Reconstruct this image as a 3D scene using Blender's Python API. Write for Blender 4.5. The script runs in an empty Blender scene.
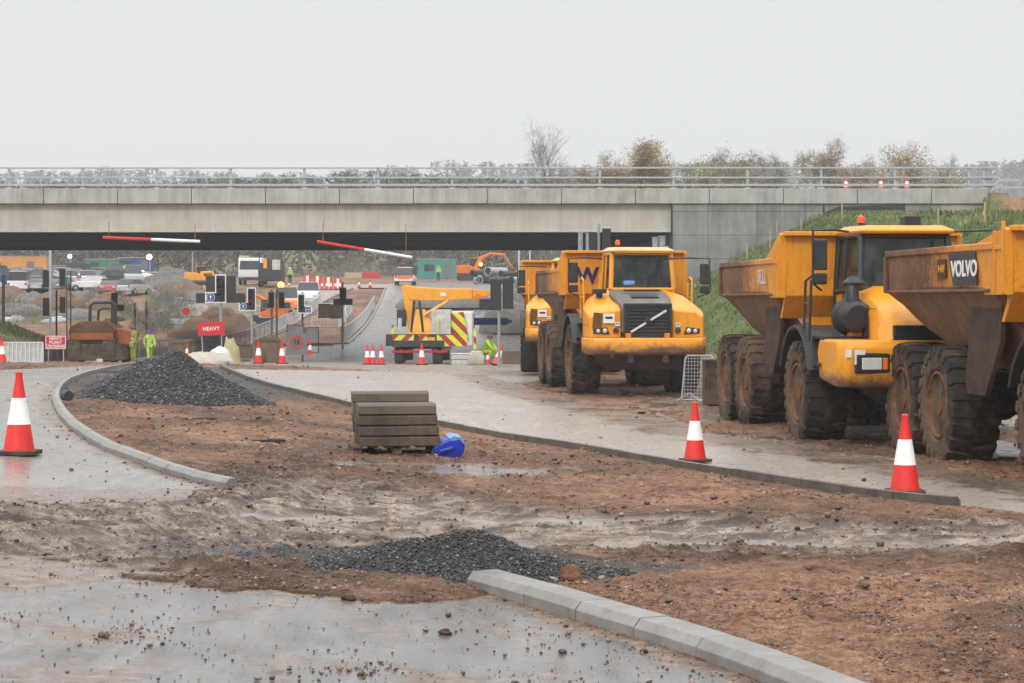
import bpy, math, random
import numpy as np
from mathutils import Vector, Matrix
rng = np.random.default_rng(7); random.seed(7)
S = bpy.context.scene; C = S.collection
F = 2000.0; HZ = 300.0; HC = 2.45
R = math.radians

# ------------------------------------------------------------------ terrain
_kY = [-60, 0, 62, 85, 105, 118, 140, 160, 180, 200, 240, 300, 400, 600, 1200]
_kZ = [0, 0, 0, -.35, -.8, -1.1, -.56, .45, 2.0, 3.85, 4.85, 6.0, 9.0, 24, 40]
_ty = np.arange(-60, 1200, 1.0); _tz = np.interp(_ty, _kY, _kZ)
_k = np.ones(11)/11; _tz = np.convolve(np.pad(_tz, 5, mode='edge'), _k, mode='valid')
def sstep(a, b, x):
    t = np.clip((x-a)/(b-a), 0, 1); return t*t*(3-2*t)
def T0(X, Y):                      # carriageway level
    X = np.asarray(X, float); Y = np.asarray(Y, float)
    h = np.interp(Y, _ty, _tz)
    tilt = .05*np.clip(-X, 0, 12)*(1-sstep(45, 100, Y))
    return h+tilt
def bank_right(X, Y):
    x0 = np.where(Y < 110, 3.4+(110-Y)*.11, 3.4+(Y-110)*.12)
    x0 = np.where(Y < 60, 9+(60-Y)*.05, x0)
    z = .545*(X-x0)
    cap = np.where((X > 25.2) & (Y > 104), 8.0, 2.15+.0450*Y)
    cap = np.where(Y > 113, 8.2, cap)
    return np.minimum(z, cap)*(1-sstep(210, 240, Y))
def bank_left(X, Y):
    return np.minimum(.5*(-X-26.2-.0*Y), 8.2)*(sstep(88, 104, Y))*(1-sstep(111, 122, Y))
def T(X, Y):
    X = np.asarray(X, float); Y = np.asarray(Y, float)
    t = T0(X, Y)
    b = np.maximum(bank_right(X, Y), bank_left(X, Y))
    return np.where(b > 0, np.maximum(t, np.minimum(b, 99)+np.minimum(t, 0)*0), t)
def Tz(x, y): return float(T(x, y))
def G(px, py):                     # a point of the carriageway seen along a given direction
    u = (px-512)/F; v = (py-HZ)/F
    lo = 4.0
    Y = lo
    while Y < 400:
        if HC-v*Y <= float(T0(u*Y, Y)): break
        Y += .25
    a, b = Y-.25, Y
    for _ in range(20):
        m = .5*(a+b)
        if HC-v*m <= float(T0(u*m, m)): b = m
        else: a = m
    return (u*b, b)
def X_(px, Y): return (px-512)/F*Y
def Z_(py, Y): return HC-(py-HZ)/F*Y

def _hash(ix, iy, s):
    h = (ix*374761393+iy*668265263+s*1442695041) & 0xffffffff
    h = ((h ^ (h >> 13))*1274126177) & 0xffffffff
    return ((h ^ (h >> 16)) & 0xffff)/65535.0
def vn(x, y, s=0):
    ix = np.floor(x).astype(np.int64); iy = np.floor(y).astype(np.int64)
    fx = x-ix; fy = y-iy; fx = fx*fx*(3-2*fx); fy = fy*fy*(3-2*fy)
    a = _hash(ix, iy, s); b = _hash(ix+1, iy, s); c = _hash(ix, iy+1, s); d = _hash(ix+1, iy+1, s)
    return (a*(1-fx)+b*fx)*(1-fy)+(c*(1-fx)+d*fx)*fy
def fbm(x, y, s=0, o=4):
    r = 0; a = .5; t = 0
    for i in range(o):
        r = r+a*vn(x*2**i, y*2**i, s+i*17); t += a; a *= .55
    return r/t
def sd_poly(X, Y, poly):           # signed distance, negative inside
    n = len(poly); d = np.full(X.shape, 1e18); ins = np.zeros(X.shape, bool)
    for i in range(n):
        ax, ay = poly[i]; bx, by = poly[(i+1) % n]
        ex, ey = bx-ax, by-ay; wx, wy = X-ax, Y-ay
        t = np.clip((wx*ex+wy*ey)/(ex*ex+ey*ey+1e-12), 0, 1)
        d = np.minimum(d, (wx-ex*t)**2+(wy-ey*t)**2)
        c = ((ay > Y) != (by > Y)) & (X < (bx-ax)*(Y-ay)/(by-ay+1e-12)+ax)
        ins ^= c
    return np.sqrt(d)*np.where(ins, -1, 1)
def smooth_line(pts, n=8):
    P = [Vector((p[0], p[1], 0)) for p in pts]; out = []
    for i in range(len(P)-1):
        p0 = P[max(i-1, 0)]; p1 = P[i]; p2 = P[i+1]; p3 = P[min(i+2, len(P)-1)]
        for k in range(n):
            t = k/n
            q = .5*((2*p1)+(p2-p0)*t+(2*p0-5*p1+4*p2-p3)*t*t+(3*p1-p0-3*p2+p3)*t**3)
            out.append((q.x, q.y))
    out.append((P[-1].x, P[-1].y)); return out

# ------------------------------------------------------------------ object helpers
def tag(o, label=None, cat=None, group=None, kind=None):
    if label: o['label'] = label
    if cat: o['category'] = cat
    if group: o['group'] = group
    if kind: o['kind'] = kind
    return o
def empty(name, loc, rz=0, label=None, cat=None, group=None):
    o = bpy.data.objects.new(name, None); C.objects.link(o)
    o.location = loc; o.rotation_euler = (0, 0, rz); o.empty_display_size = .2
    return tag(o, label, cat, group)
def copy_tree(o, parent=None):
    c = o.copy(); C.objects.link(c)
    if parent: c.parent = parent
    for ch in list(o.children): copy_tree(ch, c)
    return c
def np_mesh(name, V, Fc, mat, parent=None, attrs=None, smooth=False):
    me = bpy.data.meshes.new(name)
    V = np.ascontiguousarray(V, np.float32); Fc = np.ascontiguousarray(Fc, np.int32)
    k = Fc.shape[1]
    me.vertices.add(len(V)); me.vertices.foreach_set('co', V.ravel())
    me.loops.add(Fc.size); me.loops.foreach_set('vertex_index', Fc.ravel())
    me.polygons.add(len(Fc)); me.polygons.foreach_set('loop_start', np.arange(0, Fc.size, k, dtype=np.int32))
    try: me.polygons.foreach_set('loop_total', np.full(len(Fc), k, np.int32))
    except Exception: pass
    me.update(calc_edges=True)
    for an, av in (attrs or {}).items():
        a = me.attributes.new(an, 'FLOAT', 'POINT'); a.data.foreach_set('value', np.ascontiguousarray(av, np.float32))
    if smooth: me.polygons.foreach_set('use_smooth', np.ones(len(Fc), bool))
    me.materials.append(mat)
    o = bpy.data.objects.new(name, me); C.objects.link(o); o.parent = parent
    return o

class MB:
    def __init__(s): s.v = []; s.f = []; s.M = Matrix.Identity(4)
    def add(s, vs, fs):
        b = len(s.v); s.v += [tuple(s.M @ Vector(v)) for v in vs]; s.f += [tuple(b+i for i in f) for f in fs]; return s
    def box(s, c, d, rz=0, ry=0, rx=0, taper=1):
        x, y, z = [q/2 for q in d]
        vs = []
        m = Matrix.Translation(c) @ Matrix.Rotation(rz, 4, 'Z') @ Matrix.Rotation(ry, 4, 'Y') @ Matrix.Rotation(rx, 4, 'X')
        for sz in (-1, 1):
            t = taper if sz > 0 else 1
            for sx, sy in ((-1, -1), (1, -1), (1, 1), (-1, 1)): vs.append(m @ Vector((sx*x*t, sy*y*t, sz*z)))
        return s.add(vs, [(3, 2, 1, 0), (4, 5, 6, 7), (0, 1, 5, 4), (1, 2, 6, 5), (2, 3, 7, 6), (3, 0, 4, 7)])
    def prism(s, poly, a, b, axis='y'):     # poly in the other two axes
        n = len(poly)
        def P(p, t):
            if axis == 'y': return (p[0], t, p[1])
            if axis == 'x': return (t, p[0], p[1])
            return (p[0], p[1], t)
        vs = [P(p, a) for p in poly]+[P(p, b) for p in poly]
        fs = [tuple(range(n))[::-1], tuple(range(n, 2*n))]+[(i, (i+1) % n, n+(i+1) % n, n+i) for i in range(n)]
        return s.add(vs, fs)
    def loft(s, rings, cap=True):
        n = len(rings[0]); vs = [p for r in rings for p in r]; fs = []
        for k in range(len(rings)-1):
            for i in range(n): fs.append((k*n+i, k*n+(i+1) % n, (k+1)*n+(i+1) % n, (k+1)*n+i))
        if cap: fs += [tuple(range(n))[::-1], tuple(range((len(rings)-1)*n, len(rings)*n))]
        return s.add(vs, fs)
    def cyl(s, p0, p1, r0, r1=None, n=12, cap=True):
        r1 = r0 if r1 is None else r1
        p0 = Vector(p0); p1 = Vector(p1); d = (p1-p0).normalized()
        u = d.orthogonal().normalized(); w = d.cross(u)
        rings = [[p+(u*math.cos(t)+w*math.sin(t))*r for t in [2*math.pi*i/n for i in range(n)]] for p, r in ((p0, r0), (p1, r1))]
        return s.loft(rings, cap)
    def tube(s, pts, r, n=8):
        P = [Vector(p) for p in pts]; rings = []; u = None
        for i, p in enumerate(P):
            d = (P[min(i+1, len(P)-1)]-P[max(i-1, 0)]).normalized()
            u = d.orthogonal().normalized() if u is None else (u-d*u.dot(d)).normalized()
            w = d.cross(u); rr = r[i] if isinstance(r, (list, tuple)) else r
            rings.append([p+(u*math.cos(t)+w*math.sin(t))*rr for t in [2*math.pi*k/n for k in range(n)]])
        return s.loft(rings)
    def lathe(s, prof, axis='z', n=24, c=(0, 0, 0), closed=False):   # prof [(r, h)]
        rings = []
        if closed: prof = list(prof)+[prof[0]]
        for r, h in prof:
            ring = []
            for i in range(n):
                t = 2*math.pi*i/n; a, b = r*math.cos(t), r*math.sin(t)
                q = (a, b, h) if axis == 'z' else ((a, h, b) if axis == 'y' else (h, a, b))
                ring.append((q[0]+c[0], q[1]+c[1], q[2]+c[2]))
            rings.append(ring)
        return s.loft(rings, not closed)
    def ball(s, c, r, n=10, sq=(1, 1, 1)):
        m = n//2+1
        return s.lathe([(max(r*math.sin(math.pi*i/m), 1e-4)*sq[0], -r*math.cos(math.pi*i/m)*sq[2]) for i in range(m+1)], 'z', n, c)
    def build(s, name, mat, parent=None, bevel=0, smooth=False, seg=2, angle=35):
        me = bpy.data.meshes.new(name); me.from_pydata(s.v, [], s.f); me.update()
        import bmesh
        bm = bmesh.new(); bm.from_mesh(me); bmesh.ops.recalc_face_normals(bm, faces=bm.faces); bm.to_mesh(me); bm.free()
        me.materials.append(mat)
        o = bpy.data.objects.new(name, me); C.objects.link(o); o.parent = parent
        if smooth or bevel:
            for p in me.polygons: p.use_smooth = True
            e = o.modifiers.new('edges', 'BEVEL') if bevel else None
            if e: e.width = bevel; e.segments = seg; e.limit_method = 'ANGLE'; e.angle_limit = R(angle); e.harden_normals = True
            else:
                me.set_sharp_from_angle(angle=R(angle))
        return o

def text(name, s, mat, parent, M, size, ext=.006, sx=1, align='CENTER', bold=.0):
    c = bpy.data.curves.new(name, 'FONT'); c.body = s; c.size = size; c.extrude = ext; c.align_x = align; c.align_y = 'CENTER'; c.offset = bold
    c.materials.append(mat)
    o = bpy.data.objects.new(name, c); C.objects.link(o); o.parent = parent
    bpy.context.view_layer.update()
    me = bpy.data.meshes.new_from_object(o.evaluated_get(bpy.context.evaluated_depsgraph_get()))
    bpy.data.objects.remove(o); me.materials.clear(); me.materials.append(mat)
    o = bpy.data.objects.new(name, me); C.objects.link(o); o.parent = parent
    o.matrix_local = M @ Matrix.Diagonal((sx, 1, 1, 1))
    return o
def face_M(loc, right, up):   # text plane: local x->right, y->up
    r = Vector(right).normalized(); u = Vector(up).normalized(); n = r.cross(u)
    m = Matrix((r, u, n)).transposed().to_4x4(); m.translation = Vector(loc); return m

# ------------------------------------------------------------------ materials
class NT:
    def __init__(s, name):
        s.m = bpy.data.materials.new(name); s.m.use_nodes = True; s.t = s.m.node_tree; s.n = s.t.nodes; s.l = s.t.links
        s.b = s.n['Principled BSDF']; s.b.inputs['Specular IOR Level'].default_value = .5
    def node(s, t, **k):
        n = s.n.new(t)
        for a, v in k.items():
            if a in n.inputs.keys() if False else False: pass
            setattr(n, a, v)
        return n
    def co(s, kind='Object'): return s.node('ShaderNodeTexCoord').outputs[kind]
    def map(s, src, scale): 
        m = s.node('ShaderNodeMapping'); m.inputs['Scale'].default_value = scale; s.l.new(src, m.inputs['Vector']); return m.outputs[0]
    def noise(s, src, scale, det=5, rough=.6, dist=0):
        n = s.node('ShaderNodeTexNoise'); n.inputs['Scale'].default_value = scale; n.inputs['Detail'].default_value = det
        n.inputs['Roughness'].default_value = rough; n.inputs['Distortion'].default_value = dist
        s.l.new(src, n.inputs['Vector']); return n.outputs['Fac']
    def vor(s, src, scale, feature='F1', out='Distance'):
        n = s.node('ShaderNodeTexVoronoi', feature=feature); n.inputs['Scale'].default_value = scale; s.l.new(src, n.inputs['Vector']); return n.outputs[out]
    def ramp(s, fac, stops, interp='LINEAR'):
        r = s.node('ShaderNodeValToRGB'); r.color_ramp.interpolation = interp
        e = r.color_ramp.elements
        while len(e) < len(stops): e.new(.5)
        for i, (p, c) in enumerate(stops):
            e[i].position = p; e[i].color = (*c, 1) if isinstance(c, (tuple, list)) else (c, c, c, 1)
        s.l.new(fac, r.inputs[0]); return r.outputs[0]
    def math(s, op, a, b=None, clamp=False):
        m = s.node('ShaderNodeMath', operation=op); m.use_clamp = clamp
        for i, q in enumerate((a, b)):
            if q is None: continue
            if isinstance(q, (int, float)): m.inputs[i].default_value = q
            else: s.l.new(q, m.inputs[i])
        return m.outputs[0]
    def mix(s, fac, a, b, blend='MIX'):
        m = s.node('ShaderNodeMix', data_type='RGBA', blend_type=blend)
        for q, i in ((fac, 0), (a, 6), (b, 7)):
            if isinstance(q, (int, float)): m.inputs[i].default_value = q if i == 0 else (q, q, q, 1)
            elif isinstance(q, (tuple, list)): m.inputs[i].default_value = (*q, 1)
            else: s.l.new(q, m.inputs[i])
        return m.outputs[2]
    def attr(s, name): 
        a = s.node('ShaderNodeAttribute'); a.attribute_name = name; return a.outputs['Fac']
    def z(s):
        x = s.node('ShaderNodeSeparateXYZ'); s.l.new(s.co(), x.inputs[0]); return x.outputs['Z']
    def col(s, c):
        if isinstance(c, (tuple, list)): s.b.inputs['Base Color'].default_value = (*c, 1)
        else: s.l.new(c, s.b.inputs['Base Color'])
    def rough(s, c):
        if isinstance(c, (int, float)): s.b.inputs['Roughness'].default_value = c
        else: s.l.new(c, s.b.inputs['Roughness'])
    def bump(s, h, strength=.5, dist=.02, prev=None):
        b = s.node('ShaderNodeBump'); b.inputs['Distance'].default_value = dist
        if isinstance(strength, (int, float)): b.inputs['Strength'].default_value = strength
        else: s.l.new(strength, b.inputs['Strength'])
        s.l.new(h, b.inputs['Height'])
        if prev: s.l.new(prev, b.inputs['Normal'])
        s.l.new(b.outputs[0], s.b.inputs['Normal']); return b.outputs[0]

MUD = (.10, .062, .042)
def plain(name, c, rough=.5, var=.25, scale=3, metal=0, bump=.0, mud=0, mudz=(0, 1), mudc=MUD, mscale=2.5):
    """paint / concrete / metal with uneven tone and optional dirt splashed up from below"""
    t = NT(name); co = t.co()
    n = t.noise(co, scale, 6, .65)
    lo = tuple(q*(1-var) for q in c); hi = tuple(min(q*(1+var*.6), 1) for q in c)
    colr = t.ramp(n, [(.3, lo), (.7, hi)])
    if mud:
        mn = t.noise(co, mscale, 8, .72, .4); zz = t.z()
        g = t.math('DIVIDE', t.math('SUBTRACT', mudz[1], zz), mudz[1]-mudz[0], True)
        k = t.math('ADD', t.math('MULTIPLY', g, .75*mud), t.math('MULTIPLY', t.math('SUBTRACT', mn, .5), 1.5))
        k = t.ramp(k, [(.28, 0), (.50, 1)])
        k = t.math('MULTIPLY', k, .92)
        fine = t.noise(co, 22, 5, .7)
        mc = t.mix(fine, tuple(q*.6 for q in mudc), tuple(q*1.5 for q in mudc))
        colr = t.mix(k, colr, mc)
        t.rough(t.math('ADD', rough, t.math('MULTIPLY', k, .3)))
    else:
        t.rough(t.ramp(t.noise(co, scale*2.3, 4), [(.3, rough*.8), (.7, min(rough*1.2, 1))]))
    t.col(colr); t.b.inputs['Metallic'].default_value = metal; t.b.inputs['Specular IOR Level'].default_value = .5 if rough < .5 else .22
    if bump: t.bump(t.noise(co, scale*12, 5, .7), bump, .01)
    return t.m
def truck_paint(name, base, dull, mode):
    t = NT(name); co = t.co(); x = t.node('ShaderNodeSeparateXYZ'); t.l.new(co, x.inputs[0])
    n = t.noise(co, 1.3, 6, .65); f = t.noise(co, 9, 8, .78, .3); fine = t.noise(co, 40, 4, .7)
    st = t.noise(t.map(co, (5, 5, .7)), 2.2, 6, .7)      # runs down the panels
    c = t.ramp(n, [(.3, tuple(q*.85 for q in base)), (.7, base)])
    c = t.mix(t.ramp(st, [(.50, 0), (.72, .7)]), c, dull)
    low = t.math('DIVIDE', t.math('SUBTRACT', 1.34, x.outputs['Z']), .45, True)
    k = t.math('ADD', t.math('MULTIPLY', low, .36), t.math('MULTIPLY', t.math('ADD', t.math('MULTIPLY', f, .45), t.math('MULTIPLY', n, .55)), .75))
    if mode == 'dirty': k = t.math('ADD', k, .04)
    if mode == 'body':
        g = t.math('DIVIDE', t.math('SUBTRACT', -2.0, x.outputs['X']), 4.2, True)
        b = t.math('DIVIDE', t.math('SUBTRACT', 2.72, x.outputs['Z']), .16, True)
        k = t.math('ADD', k, t.math('ADD', t.math('MULTIPLY', g, .34), t.math('MULTIPLY', b, .6)))
    k = t.ramp(k, [(.455, 0), (.60, .93)])
    mc = t.ramp(t.noise(co, 3.3, 6, .7), [(.32, (.045, .028, .02)), (.5, (.10, .05, .028)), (.7, (.20, .095, .045))])
    mc = t.mix(.6, mc, t.ramp(fine, [(.3, .5), (.7, 1.4)]), 'MULTIPLY')
    t.col(t.mix(k, c, mc)); t.rough(t.math('ADD', .36, t.math('MULTIPLY', k, .4))); t.bump(f, t.math('MULTIPLY', k, .6), .02)
    return t.m
def emit(name, c, st):
    t = NT(name); t.col(c); t.b.inputs['Emission Color'].default_value = (*c, 1); t.b.inputs['Emission Strength'].default_value = st; return t.m
def glassm(name, tint=(.35, .42, .4), dens=.5):
    t = NT(name); n = t.n; tr = n.new('ShaderNodeBsdfTransparent'); tr.inputs[0].default_value = (*tint, 1)
    t.b.inputs['Base Color'].default_value = (.03, .045, .045, 1); t.b.inputs['Roughness'].default_value = .06
    mx = n.new('ShaderNodeMixShader'); mx.inputs[0].default_value = dens
    dn = t.noise(t.co(), 2.2, 6, .7); t.l.new(t.ramp(dn, [(.4, dens), (.75, min(dens+.3, 1))]), mx.inputs[0])
    t.col(t.ramp(dn, [(.45, (.03, .045, .045)), (.8, (.12, .12, .10))]))
    t.l.new(tr.outputs[0], mx.inputs[1]); t.l.new(t.b.outputs[0], mx.inputs[2]); t.l.new(mx.outputs[0], n['Material Output'].inputs[0]); return t.m

Y_ = (.80, .315, .008)
M = dict(
 yellow=truck_paint('yellow_paint', Y_, (.50, .20, .03), 'front'),
 yellow_dirty=truck_paint('grimy_yellow_paint', (.74, .285, .010), (.30, .12, .03), 'dirty'),
 yellow_rust=truck_paint('rust_scoured_yellow_paint', (.72, .26, .015), (.30, .11, .03), 'body'),
 yellow_clean=plain('clean_yellow', (.80, .34, .015), .4, .15, 2),
 orange=plain('orange_paint', (.65, .17, .02), .5, .25, 2),
 rust=plain('rusty_steel', (.10, .045, .022), .8, .5, 2.5, bump=.5, mud=.8, mudz=(0, 3.4)),
 mudsteel=plain('mud_caked_steel', (.060, .037, .025), .75, .45, 3, bump=.8),
 tyre=plain('muddy_tyre_rubber', (.030, .024, .020), .72, .5, 5, bump=.8, mud=1.0, mudz=(-1.4, 1.9), mudc=(.125, .080, .052), mscale=3.2),
 rim=plain('muddy_brown_rim', (.18, .075, .030), .7, .6, 6, mud=.5, mudz=(-1, 1), mudc=(.05, .028, .018)),
 black=plain('black_plastic', (.018, .018, .019), .45, .4, 5),
 charcoal=plain('charcoal_metal', (.045, .045, .047), .5, .35, 5),
 chassis=plain('dark_chassis', (.030, .025, .021), .7, .4, 4, bump=.4, mud=.8, mudz=(0, 2.2)),
 hood_grey=plain('dusty_grey_hood', (.16, .14, .12), .55, .35, 3),
 navy=plain('navy_lettering', (.012, .02, .09), .5, .2, 5),
 white=plain('white_paint', (.72, .72, .70), .45, .12, 3),
 dirty_white=plain('dirty_white', (.52, .50, .46), .6, .3, 4),
 red=plain('red_paint', (.55, .03, .03), .5, .2, 4),
 cone_red=plain('cone_red_plastic', (.70, .022, .016), .42, .15, 6, mud=.55, mudz=(-.25, .75)),
 cone_white=plain('cone_white_sleeve', (.78, .77, .75), .4, .12, 6, mud=.42, mudz=(-.5, 1.0)),
 lime=plain('hi_vis_lime', (.36, .56, .045), .55, .15, 6),
 olive=plain('dull_hi_vis', (.20, .25, .035), .7, .3, 6),
 orange_vis=plain('hi_vis_orange', (.85, .2, .03), .6, .2, 5),
 blue=plain('blue_plastic', (.015, .045, .42), .32, .3, 6, bump=.1),
 blue_pale=plain('pale_blue_plastic', (.16, .30, .62), .35, .25, 6),
 teal=plain('teal_cladding', (.06, .26, .23), .6, .15, 1),
 green=plain('green_cladding', (.05, .22, .10), .6, .2, 1),
 blue_clad=plain('blue_cladding', (.04, .10, .25), .6, .2, 1),
 orange_clad=plain('orange_cladding', (.62, .28, .06), .6, .15, 1),
 galv=plain('galvanised_steel', (.34, .35, .36), .45, .2, 6, metal=.35),
 galv_pale=plain('pale_galvanised_steel', (.55, .56, .57), .4, .15, 6),
 skin=plain('skin', (.45, .25, .17), .55, .1, 8),
 denim=plain('dark_work_trousers', (.03, .035, .05), .85, .3, 8),
 vent=plain('rusty_vent', (.27, .11, .03), .6, .3, 8),
 wood=plain('weathered_timber', (.15, .095, .055), .85, .45, 5, bump=.5),
 wood_pale=plain('pale_timber', (.42, .31, .18), .8, .3, 5),
 brown_board=plain('brown_board', (.15, .11, .075), .8, .3, 3),
 tarp=plain('pale_tarpaulin', (.40, .36, .30), .6, .2, 3, bump=.4),
 sign_grey=plain('sign_back_grey', (.16, .16, .155), .6, .2, 4),
 lens=plain('lamp_lens', (.55, .55, .5), .15, .1, 8),
 amber=plain('amber_lens', (.75, .17, .01), .25, .1, 8),
 green_lens=plain('green_lens', (.01, .25, .06), .3, .1, 8),
 glass=glassm('tinted_glass', (.45, .52, .48), .34), glass_dark=glassm('dark_glass', (.12, .14, .14), .75),
 lamp_on=emit('lit_lamp', (1, .86, .62), 6), beacon_on=emit('lit_beacon', (1, .28, .03), 14),
 cord=plain('orange_cord', (.30, .12, .05), .8, .2, 5),
 bark=plain('bark', (.10, .085, .07), .9, .3, 5),
)
HAZE = .0005; EXPO = 0
# ------------------------------------------------------------------ ground, roads, kerbs
def W(pts, n=6): return smooth_line([G(*p) for p in pts], n)
right_near = W([(224, 369), (229, 371), (240, 376), (262, 384), (300, 394), (345, 405), (400, 418), (460, 430), (560, 447), (700, 471), (860, 496), (975, 508)])
right_far = W([(1120, 496), (1024, 480), (900, 461), (830, 450), (720, 433), (640, 413), (560, 397), (500, 380), (470, 372)])
kerb1 = W([(251, 361.2), (235, 362.5), (228, 366.5), (229, 371)])
kerb_left = W([(150, 365), (118, 368), (90, 374), (66, 382), (54, 392), (52, 402), (57, 414), (72, 430), (100, 448), (140, 464), (180, 478), (226, 488)])
kerb_fore = W([(467, 588), (520, 603), (600, 628), (672, 650), (762, 683), (880, 732)])
P_right = right_near+[G(1150, 530)]+right_far
P_left = [G(-500, 374), G(0, 370), G(150, 365)]+kerb_left+[G(*p) for p in ((165, 497), (80, 501), (0, 508), (-500, 520))]
P_fore = [G(*p) for p in ((-500, 540), (0, 553), (100, 572), (250, 592), (400, 604), (460, 600))]+kerb_fore[3:]+[G(1000, 860), G(-500, 860)]
P_round = [(-26, 69), (-14, 70), (-11.8, 74), (-9.2, 74.5), (-2, 63), (0, 58), (.5, 60), (2, 68), (5.0, 92), (6.5, 118), (7, 150), (16, 215), (-4, 222), (-24, 205), (-15, 150), (-24, 118)]
P_island = [G(*p) for p in ((262, 346), (343, 344), (352, 341), (370, 322), (380, 304), (387, 288), (352, 289), (322, 303), (285, 330), (262, 341))]
P_road_l = []
def road_sd(X, Y):
    d = sd_poly(X, Y, P_right)
    for p in (P_left, P_fore): d = np.minimum(d, sd_poly(X, Y, p))
    r = sd_poly(X, Y, P_round)
    r = np.maximum(r, -sd_poly(X, Y, P_island))
    d = np.minimum(d, r)
    # the earth edge is ragged wherever no kerb holds it
    k = np.full(np.shape(X), 9.0)
    for ln in (right_near, kerb_left, kerb_fore):
        for i in range(len(ln)-1):
            ax, ay = ln[i]; ex, ey = ln[i+1][0]-ax, ln[i+1][1]-ay; wx, wy = X-ax, Y-ay
            t = np.clip((wx*ex+wy*ey)/(ex*ex+ey*ey+1e-12), 0, 1); k = np.minimum(k, np.hypot(wx-ex*t, wy-ey*t))
    n = (fbm(X*1.3, Y*1.3, 55, 4)-.5)*1.5+(fbm(X*7, Y*7, 56, 3)-.5)*.25
    return d+n*sstep(.25, 1.1, k)*(1-sstep(50, 60, Y))
# the churned haul track across the site
_tr = sorted([G(*p) for p in ((-300, 528), (0, 532), (150, 528), (300, 518), (420, 520), (560, 533), (700, 537), (850, 541), (1024, 541), (1400, 541))])
def track(X): 
    c = np.interp(X, [p[0] for p in _tr], [p[1] for p in _tr]); w = np.interp(X, [-8, -4, -1, 1.5, 6], [4.6, 4.4, 2.9, 1.45, 1.25]); return c, w
def ground_fields(X, Y):
    sd = road_sd(X, Y); near = 1-sstep(55, 75, Y)
    c, w = track(X)
    wob = (fbm(X*.35, Y*.5, 3, 3)-.5)*1.1
    dv = (Y-c+wob)/w
    trk = np.clip(1.35-np.abs(dv), 0, 1); trk = trk*trk*(3-2*trk)*near
    rut = .5+.5*np.sin((Y-c+wob*.8+.25*X*0)*2*np.pi/.62+3*fbm(X*.5, Y*1.3, 9, 2))
    lot = sstep(.3, 1.2, sd)*(1-sstep(.0, 1.5, -(X-(1.0+.0*Y))))*(Y > 28)*near   # the muddy yard with the dump trucks
    onright = (sd_poly(X, Y, [(-2, 60), (4, 60), (20, 60), (30, 20), (14, 22), (8, 25), (5, 29), (2.5, 38), (0.5, 46)]) < 0)
    lot = onright*near
    n1 = fbm(X*.9, Y*.9, 1, 4); n2 = fbm(X*5, Y*5, 5, 5); n3 = fbm(X*16, Y*16, 8, 3)
    clod = np.clip(fbm(X*3.2, Y*3.2, 21, 4)-.46, 0, 1)*2
    z = .035+(n1-.5)*.09+(n2-.5)*.075+(n3-.5)*.04
    z = z*(1-.45*trk)+trk*((rut-.5)*.13-.035+(n1-.5)*.05)
    edge = np.exp(-((np.abs(dv)-1.05)/.25)**2)*near
    z = z+edge*(.03+clod*.10)
    rough_zone = sstep(.5, .62, fbm(X*.45+9, Y*.3, 31, 3))
    z = z+rough_zone*clod*.09*near*(1-trk)
    z = np.where(lot, (n1-.5)*.14+(n2-.5)*.07-.03+(rut-.5)*.05, z)
    # lies level behind the kerbs, thins out over the carriageway edge
    z = z*sstep(-.02, .5, np.abs(sd))+.02*(1-sstep(-.02, .5, np.abs(sd)))
    z = np.where(sd < 0, np.minimum(z, 0)-.10*sstep(.0, .12, -sd), z)
    ont = (trk > .35) & (sd < .0)
    # the haul mud spills over the two carriageways where the kerb is missing
    far = sstep(62, 80, Y)
    z = z*(1-far)+far*np.where(sd < 0, -.15, .0+(n1-.5)*.1)
    b = np.maximum(bank_right(X, Y), bank_left(X, Y))
    gr = sstep(.1, .7, b)
    z = z+gr*((n1-.5)*.5+(n2-.5)*.22)
    island = (sd > 0)
    red = sstep(.40, .60, fbm(X*.28+4, Y*.22, 41, 3))
    # red sandy strips behind and before the track
    red = np.clip(red*.55+.75*sstep(1.3, 2.2, dv)*sstep(.30, .5, fbm(X*.5, Y*.5, 51, 3))+.8*sstep(1.1, 1.8, -dv), 0, 1)*(1-trk)
    dark = np.clip(rough_zone*.55+edge*.5+sstep(.55, .7, n1)*.25, 0, 1)
    red = red*(1-.6*dark)
    red = red*(1-.8*sstep(0, 1.5, -X-.2)*(Y < c+.5)*near)
    dark = np.maximum(dark, .6*sstep(.2, 1.2, -X+.5)*(Y < c)*near*(fbm(X*2, Y*2, 44, 3) > .45))
    wet = np.clip(trk*(1-rut)*1.3*sstep(.30, .5, fbm(X*.6, Y*2.4, 61, 3))+.0, 0, 1)
    pool = [(455, 471, 1.9, .9), (700, 548, 3.2, .35), (560, 522, 2.2, .28), (900, 545, 3.0, .4), (330, 520, 2.0, .3)]
    for px, py, a, bb in pool:
        cx, cy = G(px, py); q = ((X-cx)/a)**2+((Y-cy)/bb)**2+(fbm(X*2, Y*4, 71, 3)-.5)*1.6
        k = 1-sstep(.5, 1.2, q); wet = np.maximum(wet, k); z = z*(1-.75*k)+k*-.012
        red = red*(1-k)
    wet = np.where(lot, sstep(.5, .62, fbm(X*.5, Y*.45, 81, 4)), wet)
    grey = 0*X                      # stone dust around the two gravel heaps
    for px, py, a, bb in ((172, 388, 4.2, 6.5), (200, 376, 3.4, 9), (430, 566, 2.6, .8), (300, 560, 1.6, .7)):
        cx, cy = G(px, py); q = ((X-cx)/a)**2+((Y-cy)/bb)**2+(fbm(X*1.5, Y*1.5, 91, 3)-.5)*1.2
        grey = np.maximum(grey, 1-sstep(.45, 1.15, q))
    grey = grey*(sd > -.5)
    far_l = (Y > 150)
    grass = gr*1.0
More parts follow.
